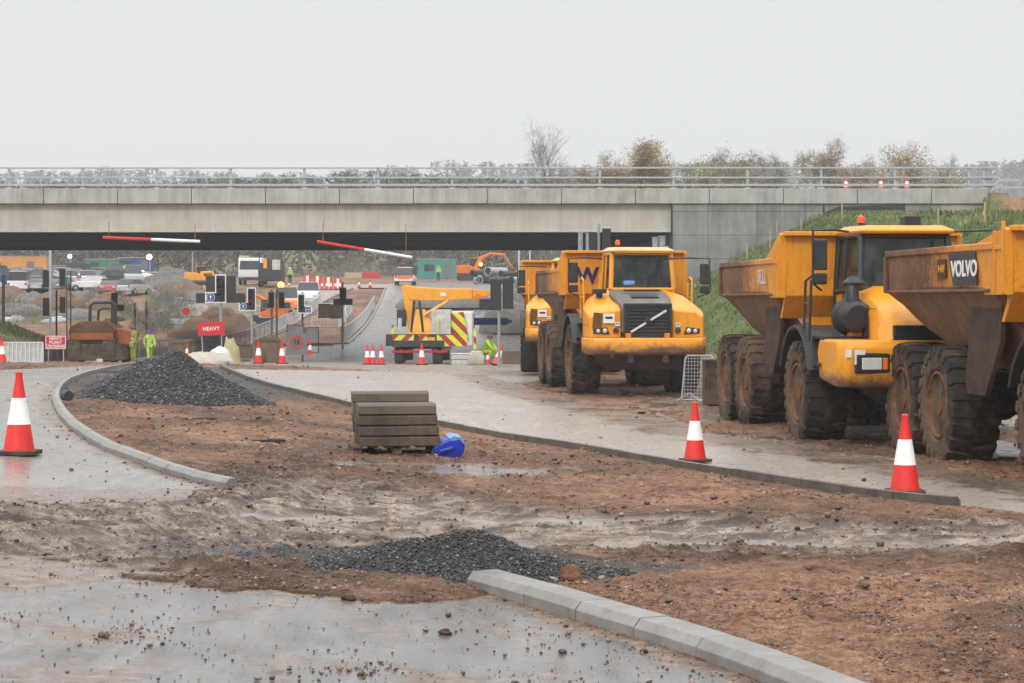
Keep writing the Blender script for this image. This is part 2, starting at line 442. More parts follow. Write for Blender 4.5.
    grass = np.maximum(grass, sstep(150, 165, Y)*sstep(-2, 6, -X-.12*Y)*(1-sstep(205, 215, Y))*.75*sstep(.35, .55, fbm(X*.1, Y*.1, 5, 3)))
    grass = np.maximum(grass, sstep(235, 270, Y)*.5)
    bare = sstep(25, 26.2, X)*sstep(98, 104, Y)*(Y < 140)   # raw earth at the wing wall
    bare = np.maximum(bare, ((X < -26.2) & (Y > 107) & (Y < 130))*sstep(.4, .6, fbm(X*.3, Y*.3, 15, 2))*.6)
    grass = grass*(1-bare)
    return z, dict(red=red, dark=dark, wet=wet, grey=grey, grass=grass, mud=trk, lot=lot*1.0)

ys = [-60, -30, -10, 2, 6]
ys += [HC*F/(py-HZ) for py in np.arange(735, 331, -.85)]
y = ys[-1]
while y < 135: y += .55; ys.append(y)
while y < 260: y += 1.6; ys.append(y)
while y < 1100: y *= 1.05; ys.append(y)
ys = np.array(ys)
us = np.concatenate([[-3, -1.8, -1.1, -.7, -.5, -.4], np.arange(-.34, .3401, .00115), [.4, .5, .7, 1.1, 1.8, 3]])
YY, UU = np.meshgrid(ys, us, indexing='ij'); XX = UU*np.maximum(YY, 12)+np.where(YY < 12, UU*10, 0)
zz, A = ground_fields(XX, YY)
ZZ = T(XX, YY)+zz
ny, nx = YY.shape
idx = np.arange(ny*nx).reshape(ny, nx)
faces = np.stack([idx[:-1, :-1], idx[:-1, 1:], idx[1:, 1:], idx[1:, :-1]], -1).reshape(-1, 4)

def ground_mat():
    t = NT('site_earth'); co = t.co()
    a = {k: t.attr(k) for k in ('red', 'dark', 'wet', 'grey', 'grass', 'mud')}
    st = t.map(co, (1, 2.2, 1))
    n1 = t.noise(co, 1.1, 7, .65); n2 = t.noise(co, 9, 7, .7); n3 = t.noise(co, 55, 4, .7); ns = t.noise(st, 2.2, 8, .7, .6)
    brown = t.ramp(ns, [(.36, (.030, .018, .012)), (.5, (.125, .072, .044)), (.66, (.29, .180, .120))])
    redc = t.ramp(t.math('ADD', t.math('MULTIPLY', n2, .6), t.math('MULTIPLY', n1, .4)), [(.37, (.050, .022, .013)), (.47, (.22, .11, .064)), (.62, (.43, .25, .155))])
    c = t.mix(a['red'], brown, redc)
    mudc = t.ramp(ns, [(.38, (.032, .020, .013)), (.48, (.16, .11, .075)), (.60, (.45, .365, .285))])
    c = t.mix(t.math('MULTIPLY', a['mud'], .85), c, mudc)
    dk = t.math('MULTIPLY', a['dark'], t.ramp(n2, [(.4, 0), (.62, 1)]))
    c = t.mix(t.math('MULTIPLY', dk, .75), c, (.05, .034, .025))
    gv = t.vor(co, 38); gc = t.ramp(gv, [(.05, (.03, .03, .032)), (.6, (.13, .125, .12))])
    gk = t.math('MULTIPLY', a['grey'], t.ramp(t.noise(co, 5, 5, .7), [(.3, .55), (.6, 1)]))
    c = t.mix(gk, c, gc)
    # grit of many tones
    vc = t.node('ShaderNodeTexVoronoi'); vc.inputs['Scale'].default_value = 55; t.l.new(co, vc.inputs['Vector'])
    sep = t.node('ShaderNodeSeparateColor'); t.l.new(vc.outputs['Color'], sep.inputs[0])
    grit = t.ramp(sep.outputs[0], [(0, .35), (.35, .85), (.8, 1.15), (1, 1.9)])
    c = t.mix(t.ramp(t.noise(co, 1.7, 5, .7), [(.38, .15), (.6, .8)]), c, grit, 'MULTIPLY')
    wetc = t.mix(n2, (.11, .08, .06), (.19, .15, .12))
    c = t.mix(t.math('MULTIPLY', a['wet'], .75), c, wetc)
    g1 = t.noise(co, 2.2, 8, .75); g2 = t.noise(co, .35, 4, .6)
    gcol = t.ramp(t.math('ADD', t.math('MULTIPLY', g1, .6), t.math('MULTIPLY', g2, .4)), [(.36, (.055, .050, .022)), (.46, (.075, .11, .03)), (.56, (.12, .155, .045)), (.66, (.20, .18, .08))])
    gf = t.math('MULTIPLY', a['grass'], t.ramp(t.noise(co, 1.3, 6, .7), [(.25, .35), (.42, 1)]), True)
    c = t.mix(gf, c, gcol)
    t.col(c)
    r = t.mix(a['mud'], t.ramp(t.noise(co, 3.5, 6, .7), [(.3, .5), (.7, .85)]), t.ramp(t.noise(st, 3.5, 6, .7), [(.38, .12), (.6, .6)]))
    r = t.mix(a['wet'], r, t.ramp(n2, [(.35, .05), (.7, .28)]))
    r = t.mix(gf, r, .85)
    t.rough(r)
    t.l.new(t.math('ADD', .14, t.math('MULTIPLY', t.math('MAXIMUM', a['wet'], t.math('MULTIPLY', a['mud'], .6)), .4)), t.b.inputs['Specular IOR Level'])
    h = t.math('ADD', t.math('MULTIPLY', n2, .7), t.math('ADD', t.math('MULTIPLY', n3, .25), t.math('MULTIPLY', gv, t.math('MULTIPLY', a['grey'], .5))))
    t.bump(h, t.math('SUBTRACT', .95, t.math('MULTIPLY', a['wet'], .8)), .12)
    return t.m
Mg = ground_mat()
g = np_mesh('ground', np.stack([XX, YY, ZZ], -1).reshape(-1, 3), faces, Mg, None, {k: v.ravel() for k, v in A.items()}, True)
tag(g, kind='structure')

def road_mat():
    t = NT('wet_road'); t.b.inputs['Specular IOR Level'].default_value = .36; co = t.co(); mud = t.attr('mud'); tone = t.attr('tone')
    st = t.map(co, (2.2, .5, 1))
    n1 = t.noise(co, .55, 6, .65); n2 = t.noise(co, 7, 7, .7); n3 = t.noise(co, 90, 3, .7); s1 = t.noise(st, 1.1, 7, .7, .5)
    base = t.ramp(t.math('ADD', t.math('MULTIPLY', s1, .6), t.math('MULTIPLY', n2, .4)), [(.32, (.055, .051, .048)), (.52, (.115, .107, .10)), (.7, (.20, .188, .172))])
    base = t.mix(t.attr('pale'), base, t.ramp(t.math('ADD', t.math('MULTIPLY', s1, .45), t.math('ADD', t.math('MULTIPLY', n1, .4), t.math('MULTIPLY', n2, .15))), [(.34, (.20, .17, .14)), (.52, (.315, .275, .235)), (.68, (.40, .36, .315))]))
    base = t.mix(tone, base, t.ramp(s1, [(.35, (.06, .062, .066)), (.65, (.115, .117, .12))]))
    base = t.mix(.14, base, t.ramp(n3, [(.3, .4), (.7, 1.5)]), 'MULTIPLY')
    mk = t.math('ADD', mud, t.math('MULTIPLY', t.math('SUBTRACT', t.noise(t.map(co, (1.5, .7, 1)), 1.5, 6, .62, .7), .5), 1.7))
    mk = t.ramp(mk, [(.38, 0), (.62, 1)])
    mc = t.ramp(t.math('ADD', t.math('MULTIPLY', n2, .5), t.math('MULTIPLY', t.noise(t.map(co, (1, 2.4, 1)), 4.5, 8, .75, .6), .5)), [(.38, (.045, .027, .017)), (.5, (.14, .088, .056)), (.62, (.29, .195, .13))])
    t.col(t.mix(t.math('MULTIPLY', mk, .85), base, mc))
    film = t.ramp(t.math('ADD', t.math('MULTIPLY', n1, .55), t.math('MULTIPLY', s1, .45)), [(.38, 0), (.50, 1)])
    film = t.math('MULTIPLY', film, t.math('SUBTRACT', 1.0, t.math('MULTIPLY', t.attr('pale'), .62)))
    r = t.mix(film, t.ramp(n2, [(.3, .30), (.7, .5)]), t.ramp(n2, [(.3, .08), (.8, .24)]))
    r = t.mix(t.math('MULTIPLY', mk, .75), r, t.ramp(n1, [(.38, .16), (.6, .55)]))
    t.rough(r)
    t.bump(t.math('ADD', n3, t.math('MULTIPLY', n2, 1.2)), t.math('MULTIPLY', t.math('SUBTRACT', 1.0, t.attr('pale')), .14), .006)
    return t.m
Mr = road_mat()
sd = road_sd(XX, YY)
fm = ((sd[:-1, :-1] < .22) & (sd[1:, 1:] < .22) & (sd[:-1, 1:] < .22) & (sd[1:, :-1] < .22) & (YY[:-1, :-1] > 3)).reshape(-1)
# no sheet under the traffic island
rf = faces[fm]; used = np.unique(rf); remap = np.zeros(ny*nx, int); remap[used] = np.arange(len(used))
RZ = T0(XX, YY)+(fbm(XX*.5, YY*.5, 2, 3)-.5)*.012
c_, w_ = track(XX)
# mud tracked on to the carriageways
md = .15+.0*XX
md = np.maximum(md, .75*(1-sstep(.0, .7, -sd))*(YY < 60))
md = np.maximum(md, 1.0*(1-sstep(-.6, .5, np.abs(YY-c_)-w_))*(YY < 40)*(XX < 1))
inr = sd_poly(XX, YY, P_right) < 0
farside = sd_poly(XX, YY, right_far+[(30, 30), (30, 60)])
md = np.where(inr & (YY < 70), np.maximum(.22, .95*(1-sstep(.2, 2.4, np.abs(farside)))), md)
kf = sd_poly(XX, YY, kerb_fore+[(kerb_fore[-1][0]+3, kerb_fore[-1][1]-1), (kerb_fore[0][0]+3, kerb_fore[0][1]+1)]); md = np.where(sd_poly(XX, YY, P_fore) < 0, np.maximum(md*.9, .36+.7*(1-sstep(.05, .30, np.abs(kf)))), md)
gx, gy = G(130, 630)
_bw = gy-.35*(XX+3.2)-.10*(XX+3.2)**2*.3+(fbm(XX*.9, YY*.4, 101, 3)-.5)*1.1
md = np.maximum(md, .5*np.exp(-((YY-_bw)/.45)**2)*(YY < 22))
md = np.where(YY > 66, .33+.25*fbm(XX*.15, YY*.05, 4, 3), md)
pale = np.where(YY > 30, .8, .3)*np.ones_like(XX); pale = np.where(inr, .95, pale); pale = np.where(sd_poly(XX, YY, P_left) < 0, .5, pale); pale = np.where(sd_poly(XX, YY, P_fore) < 0, .05, pale)
tone = sstep(98, 106, YY)*sstep(-12.5, -11, XX)*.9
tone = np.maximum(tone, sstep(0, 1, (sd_poly(XX, YY, P_fore) < 0)*sstep(-.4, 1.6, XX)*.55))
rd = np_mesh('road', np.stack([XX, YY, RZ], -1).reshape(-1, 3)[used], remap[rf], Mr, None, dict(mud=md.ravel()[used], tone=tone.ravel()[used], pale=pale.ravel()[used]), True)
tag(rd, kind='structure')

def kerb_mat(name, lo, hi, rough=.45):
    t = NT(name); co = t.co(); n = t.noise(co, 3, 7, .7); f = t.noise(co, 60, 3)
    c = t.ramp(n, [(.3, lo), (.7, hi)]); zz = t.z()
    ms = t.ramp(t.noise(co, 5, 7, .75, .5), [(.50, 0), (.66, .55)])
    t.col(t.mix(ms, c, (.17, .11, .075))); t.rough(t.ramp(n, [(.3, rough*.6), (.7, rough*1.4)])); t.bump(f, .25, .006); return t.m
Mk = kerb_mat('light_kerb_concrete', (.13, .125, .115), (.27, .26, .24)); Mkd = kerb_mat('dark_wet_kerb', (.055, .05, .045), (.12, .105, .09), .35)
def kerb(name, line, side, w, h, mat, seg=.9, drop=.1):
    P = [Vector((x, y, 0)) for x, y in line]; L = [0]
    for i in range(len(P)-1): L.append(L[-1]+(P[i+1]-P[i]).length)
    def at(s):
        s = max(0, min(s, L[-1])); x = np.interp(s, L, [p.x for p in P]); y = np.interp(s, L, [p.y for p in P]); return Vector((x, y, 0))
    b = MB(); s = 0; k = 0
    while s < L[-1]-.2:
        e = min(s+seg, L[-1]); rings = []; jz = random.uniform(-.006, .006); jo = random.uniform(-.006, .006)
        for q in (s+.006, (s+e)/2, e-.006):
            p = at(q); d = (at(q+.15)-at(q-.15)).normalized(); nrm = Vector((-d.y, d.x, 0))*side
            z = float(T0(p.x, p.y))+jz
            hh = h
            prof = [(0, -drop), (0, hh*.55), (.055, hh), (w, hh), (w, -drop)]
            rings.append([p+nrm*(a+jo)+Vector((0, 0, z+c)) for a, c in prof])
        b.loft(rings); s = e
    o = b.build('kerb', mat, None, .008); tag(o, kind='structure'); return o
kerb('fore', kerb_fore, 1, .29, .145, Mk)
kerb('left', kerb_left[::-1], -1, .15, .12, Mk)
kerb('r', right_near, -1, .14, .13, Mkd)
kerb('r', kerb1, -1, .14, .12, Mkd)
ki = smooth_line([G(*p) for p in ((387, 288), (380, 304), (370, 322), (352, 341), (343, 344), (300, 345), (262, 346), (258, 343), (285, 330), (322, 303), (352, 289))], 6)
kerb('far', ki, -1, .16, .13, Mk)

# ------------------------------------------------------------------ loose stone
def stone_templates(n=10):
    out = []
    base = [(0, 0, 1), (.89, 0, .45), (.28, .85, .45), (-.72, .53, .45), (-.72, -.53, .45), (.28, -.85, .45), (.72, .53, -.45), (-.28, .85, -.45), (-.89, 0, -.45), (-.28, -.85, -.45), (.72, -.53, -.45), (0, 0, -1)]
    fc = [(0, 1, 2), (0, 2, 3), (0, 3, 4), (0, 4, 5), (0, 5, 1), (1, 6, 2), (2, 7, 3), (3, 8, 4), (4, 9, 5), (5, 10, 1), (2, 6, 7), (3, 7, 8), (4, 8, 9), (5, 9, 10), (1, 10, 6), (11, 7, 6), (11, 8, 7), (11, 9, 8), (11, 10, 9), (11, 6, 10)]
    for i in range(n):
        v = np.array(base)*(1+rng.uniform(-.28, .28, (12, 1)))*np.array([1, rng.uniform(.6, .95), rng.uniform(.45, .8)]); out.append(v)
    return out, np.array(fc)
ST, SF = stone_templates()
def scatter_stones(name, P, size, mat, parent=None, sink=.3):
    n = len(P); Vs = []; Fs = []; tones = []
    tpl = rng.integers(0, len(ST), n); ang = rng.uniform(0, 6.28, n); tl = rng.uniform(-.5, .5, n)
    V = np.stack([ST[i] for i in tpl])*np.asarray(size)[:, None, None]
    ca, sa = np.cos(ang)[:, None], np.sin(ang)[:, None]; ct, s2 = np.cos(tl)[:, None], np.sin(tl)[:, None]
    x = V[..., 0]*ct+V[..., 2]*s2; z = -V[..., 0]*s2+V[..., 2]*ct; yv = V[..., 1]
    V = np.stack([x*ca-yv*sa, x*sa+yv*ca, z], -1)+np.asarray(P)[:, None, :]+np.array([0, 0, 1])*(np.asarray(size)*sink)[:, None, None]
    Fc = SF[None]+(np.arange(n)*12)[:, None, None]
    tone = np.repeat(rng.random(n), 12)
    return np_mesh(name, V.reshape(-1, 3), Fc.reshape(-1, 3), mat, parent, dict(tone=tone))
def stone_mat(name, stops, rough=.55):
    t = NT(name); tn = t.attr('tone'); c = t.ramp(tn, stops); n = t.noise(t.co(), 40, 4, .7)
    t.col(t.mix(.6, c, t.ramp(n, [(.3, .55), (.7, 1.3)]), 'MULTIPLY')); t.rough(t.ramp(tn, [(0, rough*.5), (1, rough*1.3)])); return t.m
M['debris'] = stone_mat('earth_clods', [(0, (.028, .018, .013)), (.4, (.085, .046, .029)), (.75, (.20, .105, .063)), (.95, (.28, .23, .19))], .6)
M['ballast'] = stone_mat('dark_crushed_stone', [(0, (.009, .008, .008)), (.6, (.028, .025, .023)), (.90, (.06, .054, .049)), (1, (.24, .22, .20))], .5)
M['rock'] = plain('brown_rock', (.16, .07, .04), .7, .4, 8, bump=.6)
# screen-even density of clods over the bare earth and a few on the roads
N = 120000
py = rng.uniform(366, 700, N)**1.0; u = rng.uniform(-.30, .30, N)
Yp = HC*F/(py-HZ); Xp = u*Yp
sdp = road_sd(Xp, Yp); zz_, A_ = ground_fields(Xp, Yp)
dens = np.where(sdp > 0, .06+1.1*A_['dark']*(fbm(Xp*4, Yp*4, 78, 3) > .5)+.6*(fbm(Xp*2.2, Yp*2.2, 77, 3) > .57)+.35*sstep(.5, .62, fbm(Xp*.9, Yp*.9, 99, 3))-.45*A_['wet']-.10*A_['red'], .004+.20*np.exp(-np.abs(sdp)/.35))
_bp = gy-.35*(Xp+3.2)-.03*(Xp+3.2)**2+(fbm(Xp*.9, Yp*.4, 101, 3)-.5)*1.1
md_ = .30*np.exp(-((Yp-_bp)/.42)**2)*(Yp < 22)*sstep(.38, .62, fbm(Xp*2.2, Yp*2.2, 103, 3))
dens = np.where(sdp < 0, np.maximum(dens, md_), dens)
keep = (rng.random(N) < dens) & (np.abs(sdp) > .03)
Xk, Yk, zk, sk = Xp[keep], Yp[keep], zz_[keep], sdp[keep]
sz = rng.lognormal(np.log(.0070), .6, len(Xk))*np.clip(Yk/20, .8, 2.2); sz = np.clip(sz, .005, .05)
zk = np.where(sk < 0, np.maximum(zk, .0), zk)
o = scatter_stones('loose_stones', np.stack([Xk, Yk, T(Xk, Yk)+zk], -1), sz, M['debris']); tag(o, kind='stuff')
# fallen leaves and grit on the near carriageway
n = 2600; Xq = rng.uniform(-5, 6, n); Yq = rng.uniform(12, 19, n); q = (sd_poly(Xq, Yq, P_fore) < -.05) & (rng.random(n) < .10+.5*(fbm(Xq*1.2, Yq*1.2, 33, 3) > .5)); Xq, Yq = Xq[q], Yq[q]
o = scatter_stones('road_grit', np.stack([Xq, Yq, T0(Xq, Yq)+.004], -1), np.clip(rng.lognormal(np.log(.006), .6, len(Xq)), .003, .03), M['debris']); tag(o, kind='stuff')

def heap(cx, cy, shape, label, nst, smin, smax, rx, ry):
    """shape(dx, dy) -> height"""
    g = np.linspace(-1.15, 1.15, 150); gx_, gy_ = np.meshgrid(g*rx, g*ry)
    def H(dx, dy): 
        h = shape(dx, dy)+(fbm((dx+cx)*3, (dy+cy)*3, 6, 4)-.5)*.16*min(1, rx/2.7)+(fbm((dx+cx)*14, (dy+cy)*14, 16, 3)-.5)*.03
        return h
    z = H(gx_, gy_)+T0(cx+gx_, cy+gy_)-.03
    z = np.maximum(z, T0(cx+gx_, cy+gy_)-.15)
    V = np.stack([cx+gx_, cy+gy_, z], -1).reshape(-1, 3); i = np.arange(150*150).reshape(150, 150)
    fc = np.stack([i[:-1, :-1], i[:-1, 1:], i[1:, 1:], i[1:, :-1]], -1).reshape(-1, 4)
    t = NT('crushed_stone_core'); t.col((.035, .034, .035)); t.rough(.6); t.bump(t.vor(t.co(), 30), 1, .03)
    V[:, 0] -= cx; V[:, 1] -= cy
    o = np_mesh('gravel_heap', V, fc, t.m, None, None, True); o.location = (cx, cy, 0)
    tag(o, label, 'gravel heap')
    x = rng.uniform(-1.15, 1.15, nst)*rx; yv = rng.uniform(-1.15, 1.0, nst)*ry; h = H(x, yv); k = h > .005+.03*rng.random(nst)
    x, yv, h = x[k], yv[k], h[k]
    s = scatter_stones('stones', np.stack([x, yv, h+T0(cx+x, cy+yv)-.03], -1), rng.uniform(smin, smax, len(x)), M['ballast'], o, .15)
    s['kind'] = 'stuff'
    return o
hx, hy = G(176, 402)
def cone_shape(dx, dy):
    a = np.arctan2(dy, dx); r = np.sqrt((dx/(1.95+.25*np.sin(a*2+1)))**2+(dy/2.1)**2)
    return 1.12*np.clip(1-r**.86*1.0, -.2, 1)+.16*np.exp(-((dx+1.2)/1.3)**2-(dy/1.2)**2)-.03
heap(hx, hy, cone_shape, 'tall pointed heap of dark crushed stone behind the curved left kerb', 36000, .012, .036, 2.7, 2.4)
kx, ky = G(480, 577)
def low_shape(dx, dy):
    h = .37*np.exp(-((dx-.08)/.55)**2-(dy/.50)**2)+.25*np.exp(-((dx+.60)/.60)**2-((dy+.0)/.45)**2)+.16*np.exp(-((dx-.95)/.5)**2-((dy-.05)/.38)**2)+.13*np.exp(-((dx+1.35)/.6)**2-((dy-.1)/.42)**2)+.07*np.exp(-((dx+2.1)/.6)**2-((dy-.2)/.4)**2)
    return h-.035
heap(kx, ky, low_shape, 'low spread heap of dark crushed stone at the broken end of the front kerb', 52000, .005, .019, 2.7, 1.1)
def rock(px, py, r, label, sq=(1, .8, .75), mat='rock'):
    x, y = G(px, py); 
    import bmesh
    bm = bmesh.new(); bmesh.ops.create_icosphere(bm, subdivisions=3, radius=1)
    sd_ = px*7.1
    for v in bm.verts:
        c = v.co; q = 1+.30*(float(fbm(np.array(c.x*1.6+sd_), np.array(c.y*1.6+c.z*1.3), 3, 3))-.5)*2
        for ax in ((.8, .5, .4), (-.7, .3, .6), (.1, -.8, .6), (-.3, -.5, -.8), (.9, -.4, .2)):
            d = c.x*ax[0]+c.y*ax[1]+c.z*ax[2]
            if d > .72: q *= .72/d
        v.co = Vector((c.x*sq[0], c.y*sq[1], c.z*sq[2]))*q*r
    me = bpy.data.meshes.new('rock'); bm.to_mesh(me); bm.free(); me.materials.append(M[mat])
    o = bpy.data.objects.new('rock', me); C.objects.link(o); o.location = (x, y, Tz(x, y)+r*sq[2]*.6); tag(o, label, 'rock'); return o
rock(571, 583, .13, 'reddish brown boulder behind the front kerb by the low gravel heap', (.95, .8, .85))
rock(147, 431, .17, 'flat brown rock lying alone on the red earth below the tall gravel heap', (1.1, .8, .5))
rock(480, 456, .12, 'muddy stone beside the blue jerrycan', (1.3, .8, .5), 'mudsteel')
rock(891, 640, .03, 'small dark stone on the wet road') if False else None
rock(350, 600, .055, 'dark stone on the wet road just below the low gravel heap', (1.2, .8, .5), 'mudsteel')
rock(445, 634, .05, 'single dark stone out on the near wet road', (1.2, .8, .5), 'mudsteel')
# ------------------------------------------------------------------ articulated dump trucks
def tyre_mb(r=.935, w=.75, lugs=22):
    b = MB(); hw = w/2
    prof = [(r*.54, -hw*.80), (r*.62, -hw*.97), (r*.78, -hw*1.0), (r*.90, -hw*.96), (r*.955, -hw*.86), (r*.96, 0), (r*.955, hw*.86), (r*.90, hw*.96), (r*.78, hw*1.0), (r*.62, hw*.97), (r*.54, hw*.80), (r*.54, -hw*.80)]
    b.lathe(prof[:-1], 'y', 44)
    for i in range(lugs):
        for s in (-1, 1):
            a = 2*math.pi*(i+(.5 if s > 0 else 0))/lugs; da = 2*math.pi/lugs
            def P(rr, yy, k): return (rr*math.cos(a+da*k), yy, rr*math.sin(a+da*k))
            y0, y1, y2 = -.02*s, hw*.62*s, hw*1.02*s
            ring = []
            top = [P(r, y0, -.05), P(r, y0, .35), P(r*.998, y1, .62), P(r*.97, y2*.97, .62), P(r*.97, y2*.97, .06), P(r*.998, y1, .08)]
            low = [P(r*.895, y0, -.12), P(r*.895, y0, .42), P(r*.895, y1, .70), P(r*.86, y2, .68), P(r*.86, y2, .0), P(r*.895, y1, .0)]
            b.loft([low, top])
            # shoulder block
            q = [P(r*.955, y2*.98, .10), P(r*.955, y2*.98, .58), P(r*.80, y2*1.035, .52), P(r*.80, y2*1.035, .16)]
            q2 = [P(r*.895, y2*.9, .10), P(r*.895, y2*.9, .58), P(r*.80, y2*.9, .52), P(r*.80, y2*.9, .16)]
            b.loft([q2, q])
    return b
def rim_mb(r=.935, w=.75, side=-1):
    b = MB(); R0 = r*.55; y = side*w*.5
    b.lathe([(R0*1.0, y*.30), (R0*1.02, y*.92), (R0*.95, y*.94), (R0*.88, y*.66), (R0*.66, y*.56), (R0*.58, y*.68), (R0*.36, y*.72), (R0*.36, y*.1), (R0*.9, y*.1)], 'y', 28, closed=True); b.cyl((0, y*.3, 0), (0, y*.86, 0), R0*.35, R0*.30, 20)
    for i in range(12):
        a = 2*math.pi*i/12; b.cyl((R0*.74*math.cos(a), y*.5, R0*.74*math.sin(a)), (R0*.74*math.cos(a), y*.70, R0*.74*math.sin(a)), .028, n=6)
    return b
_t = tyre_mb().build('tyre_source', M['tyre'], None, 0, True); TYRE = _t.data; bpy.data.objects.remove(_t)
_t = rim_mb(side=-1).build('rim_source', M['rim'], None, 0, False); RIM_R = _t.data; bpy.data.objects.remove(_t)
_t = rim_mb(side=1).build('rim_source', M['rim'], None, 0, False); RIM_L = _t.data; bpy.data.objects.remove(_t)
def meshobj(name, data, parent, loc=(0, 0, 0), rot=(0, 0, 0)):
    o = bpy.data.objects.new(name, data); C.objects.link(o); o.parent = parent; o.location = loc; o.rotation_euler = rot; return o
def truck_wheel(root, x, side, r=.935):
    k = r/.935
    w_ = meshobj('wheel', TYRE, root, (x, side*1.32, r*.955), (0, random.uniform(0, 3), 0)); w_.scale = (k, 1, k)
    meshobj('rim', RIM_L if side > 0 else RIM_R, w_)

def dump_body(root, paint, tail=-7.2, hd=3.76):
    b = MB(); secs = []
    xs = [-1.75, -2.3, -3.2, -4.2, -5.2, -6.1, -6.7, tail]
    zf = [1.75, 1.42, 1.50, 1.62, 1.78, 2.02, 2.22, 2.42]
    wf = [1.05, 1.05, 1.08, 1.12, 1.2, 1.3, 1.35, 1.4]
    zb = [2.62]*6+[2.62, 2.64]
    outer = []; inner = []
    for x, f, w, zz in zip(xs, zf, wf, zb):
        top = 3.26 if x > tail+.01 else 3.22
        o = [(x, -1.70, top), (x, -1.72, top-.03), (x, -1.70, zz), (x, -w, f), (x, w, f), (x, 1.70, zz), (x, 1.72, top-.03), (x, 1.70, top),
             (x, 1.60, top), (x, 1.60, zz+.03), (x, w-.06, f+.09), (x, -w+.06, f+.09), (x, -1.60, zz+.03), (x, -1.60, top)]
        outer.append(o)
    b.loft(outer)
    body = b.build('dump_body', paint, root, .02)
    # rolled top rail, ribs and the tail lip
    for s in (-1, 1):
        t_ = MB()
        t_.box((-4.4, s*1.69, 3.27), (5.4, .14, .10))
        t_.box((-4.5, s*1.725, 2.645), (5.3, .05, .05))
        for x in (-7.1,): t_.box((x, s*1.74, 2.93), (.10, .06, .60))
        t_.build('top_rail', paint, body, .015)
    # headboard: wall across the front with a leaning hood above the cab
    h = MB()
    pr = [(-1.75, 2.2), (-1.62, 2.2), (-1.22, 2.62), (-1.20, hd-.04), (-1.28, hd), (-1.34, 3.3), (-1.38, 2.65)]
    h.prism(pr, -1.60, 1.60)
    h.box((-1.66, 0, 2.0), (.12, 2.2, .75))
    h.box((-1.16, 0, hd), (.26, 3.3, .08))
    h.build('headboard', M['yellow_dirty'], body, .015)
    for s in (-1, 1):
        w = MB(); w.prism([(-1.24, hd+.02), (-1.20, hd-.02), (-1.22, 2.58), (-2.1, 2.58), (-2.45, 3.25), (-2.45, 3.33)], s*1.60, s*1.72)
        w.box((-1.65, s*1.725, 3.05), (.07, .04, .86)); w.box((-1.85, s*1.725, 3.24), (1.1, .04, .06)); w.box((-1.28, s*1.725, 3.1), (.08, .05, 1.0)); w.build('headboard_wing', M['yellow_dirty'], body, .01)
    for s in (-1, 1):
        m = MB(); m.prism([(-2.35, 2.60), (-1.75, 2.60), (-1.85, 1.9), (-2.5, 1.12), (-3.30, 1.12), (-3.38, 1.30), (-3.1, 2.60)], s*1.50, s*1.58)
        m.build('mudflap', M['mudsteel'], body, .01)
    return body

def chassis(root):
    b = MB()
    for s in (-1, 1):
        b.box((-4.9, s*.42, 1.18), (4.6, .16, .42)); b.box((1.0, s*.45, 1.05), (3.4, .16, .40))
    b.box((-5.5, 0, .93), (2.6, .7, .35)); b.box((-2.0, 0, 1.15), (1.6, .55, .5)); b.box((1.1, 0, .95), (2.2, .8, .5))
    b.build('frame', M['chassis'], root, .02)
    for x in (0, -4.5, -6.45):
        a = MB(); a.cyl((x, -1.1, .9), (x, 1.1, .9), .17, n=14); a.ball((x, 0, .9), .38, 14)
        a.build('axle', M['chassis'], root, 0, True)
    for s in (-1, 1):
        c = MB(); c.cyl((-2.6, s*.62, 1.2), (-3.8, s*.78, 1.75), .11, n=12); c.cyl((-3.7, s*.77, 1.7), (-4.4, s*.84, 2.0), .065, n=10)
        c.build('tipping_ram', M['charcoal'], root, 0, True)
    # bogie beams
    for s in (-1, 1):
        c = MB(); c.prism([(-4.5, 1.05), (-6.45, 1.05), (-6.2, .78), (-5.5, .68), (-4.75, .78)], s*.70, s*.86); c.build('bogie_beam', M['chassis'], root, .02)

def mirror(root, s, p0, p1, plate_z, arm='black'):
    a = MB(); a.tube([p0, (p0[0]+.35, p1[1]*.75, p0[2]+.02), (p1[0], p1[1], p0[2]), (p1[0], p1[1], plate_z-.5), (p0[0]+.2, p1[1]*.85, plate_z-.62)], .022, 6)
    o = a.build('mirror_arm', M[arm], root, 0, True)
    m = MB(); m.box((p1[0]-.03, p1[1]-.14*s, plate_z), (.11, .23, .54)); m.box((p1[0]-.03, p1[1]-.14*s, plate_z-.42), (.11, .23, .20)); m.build('mirror', M['black'], o, .03)

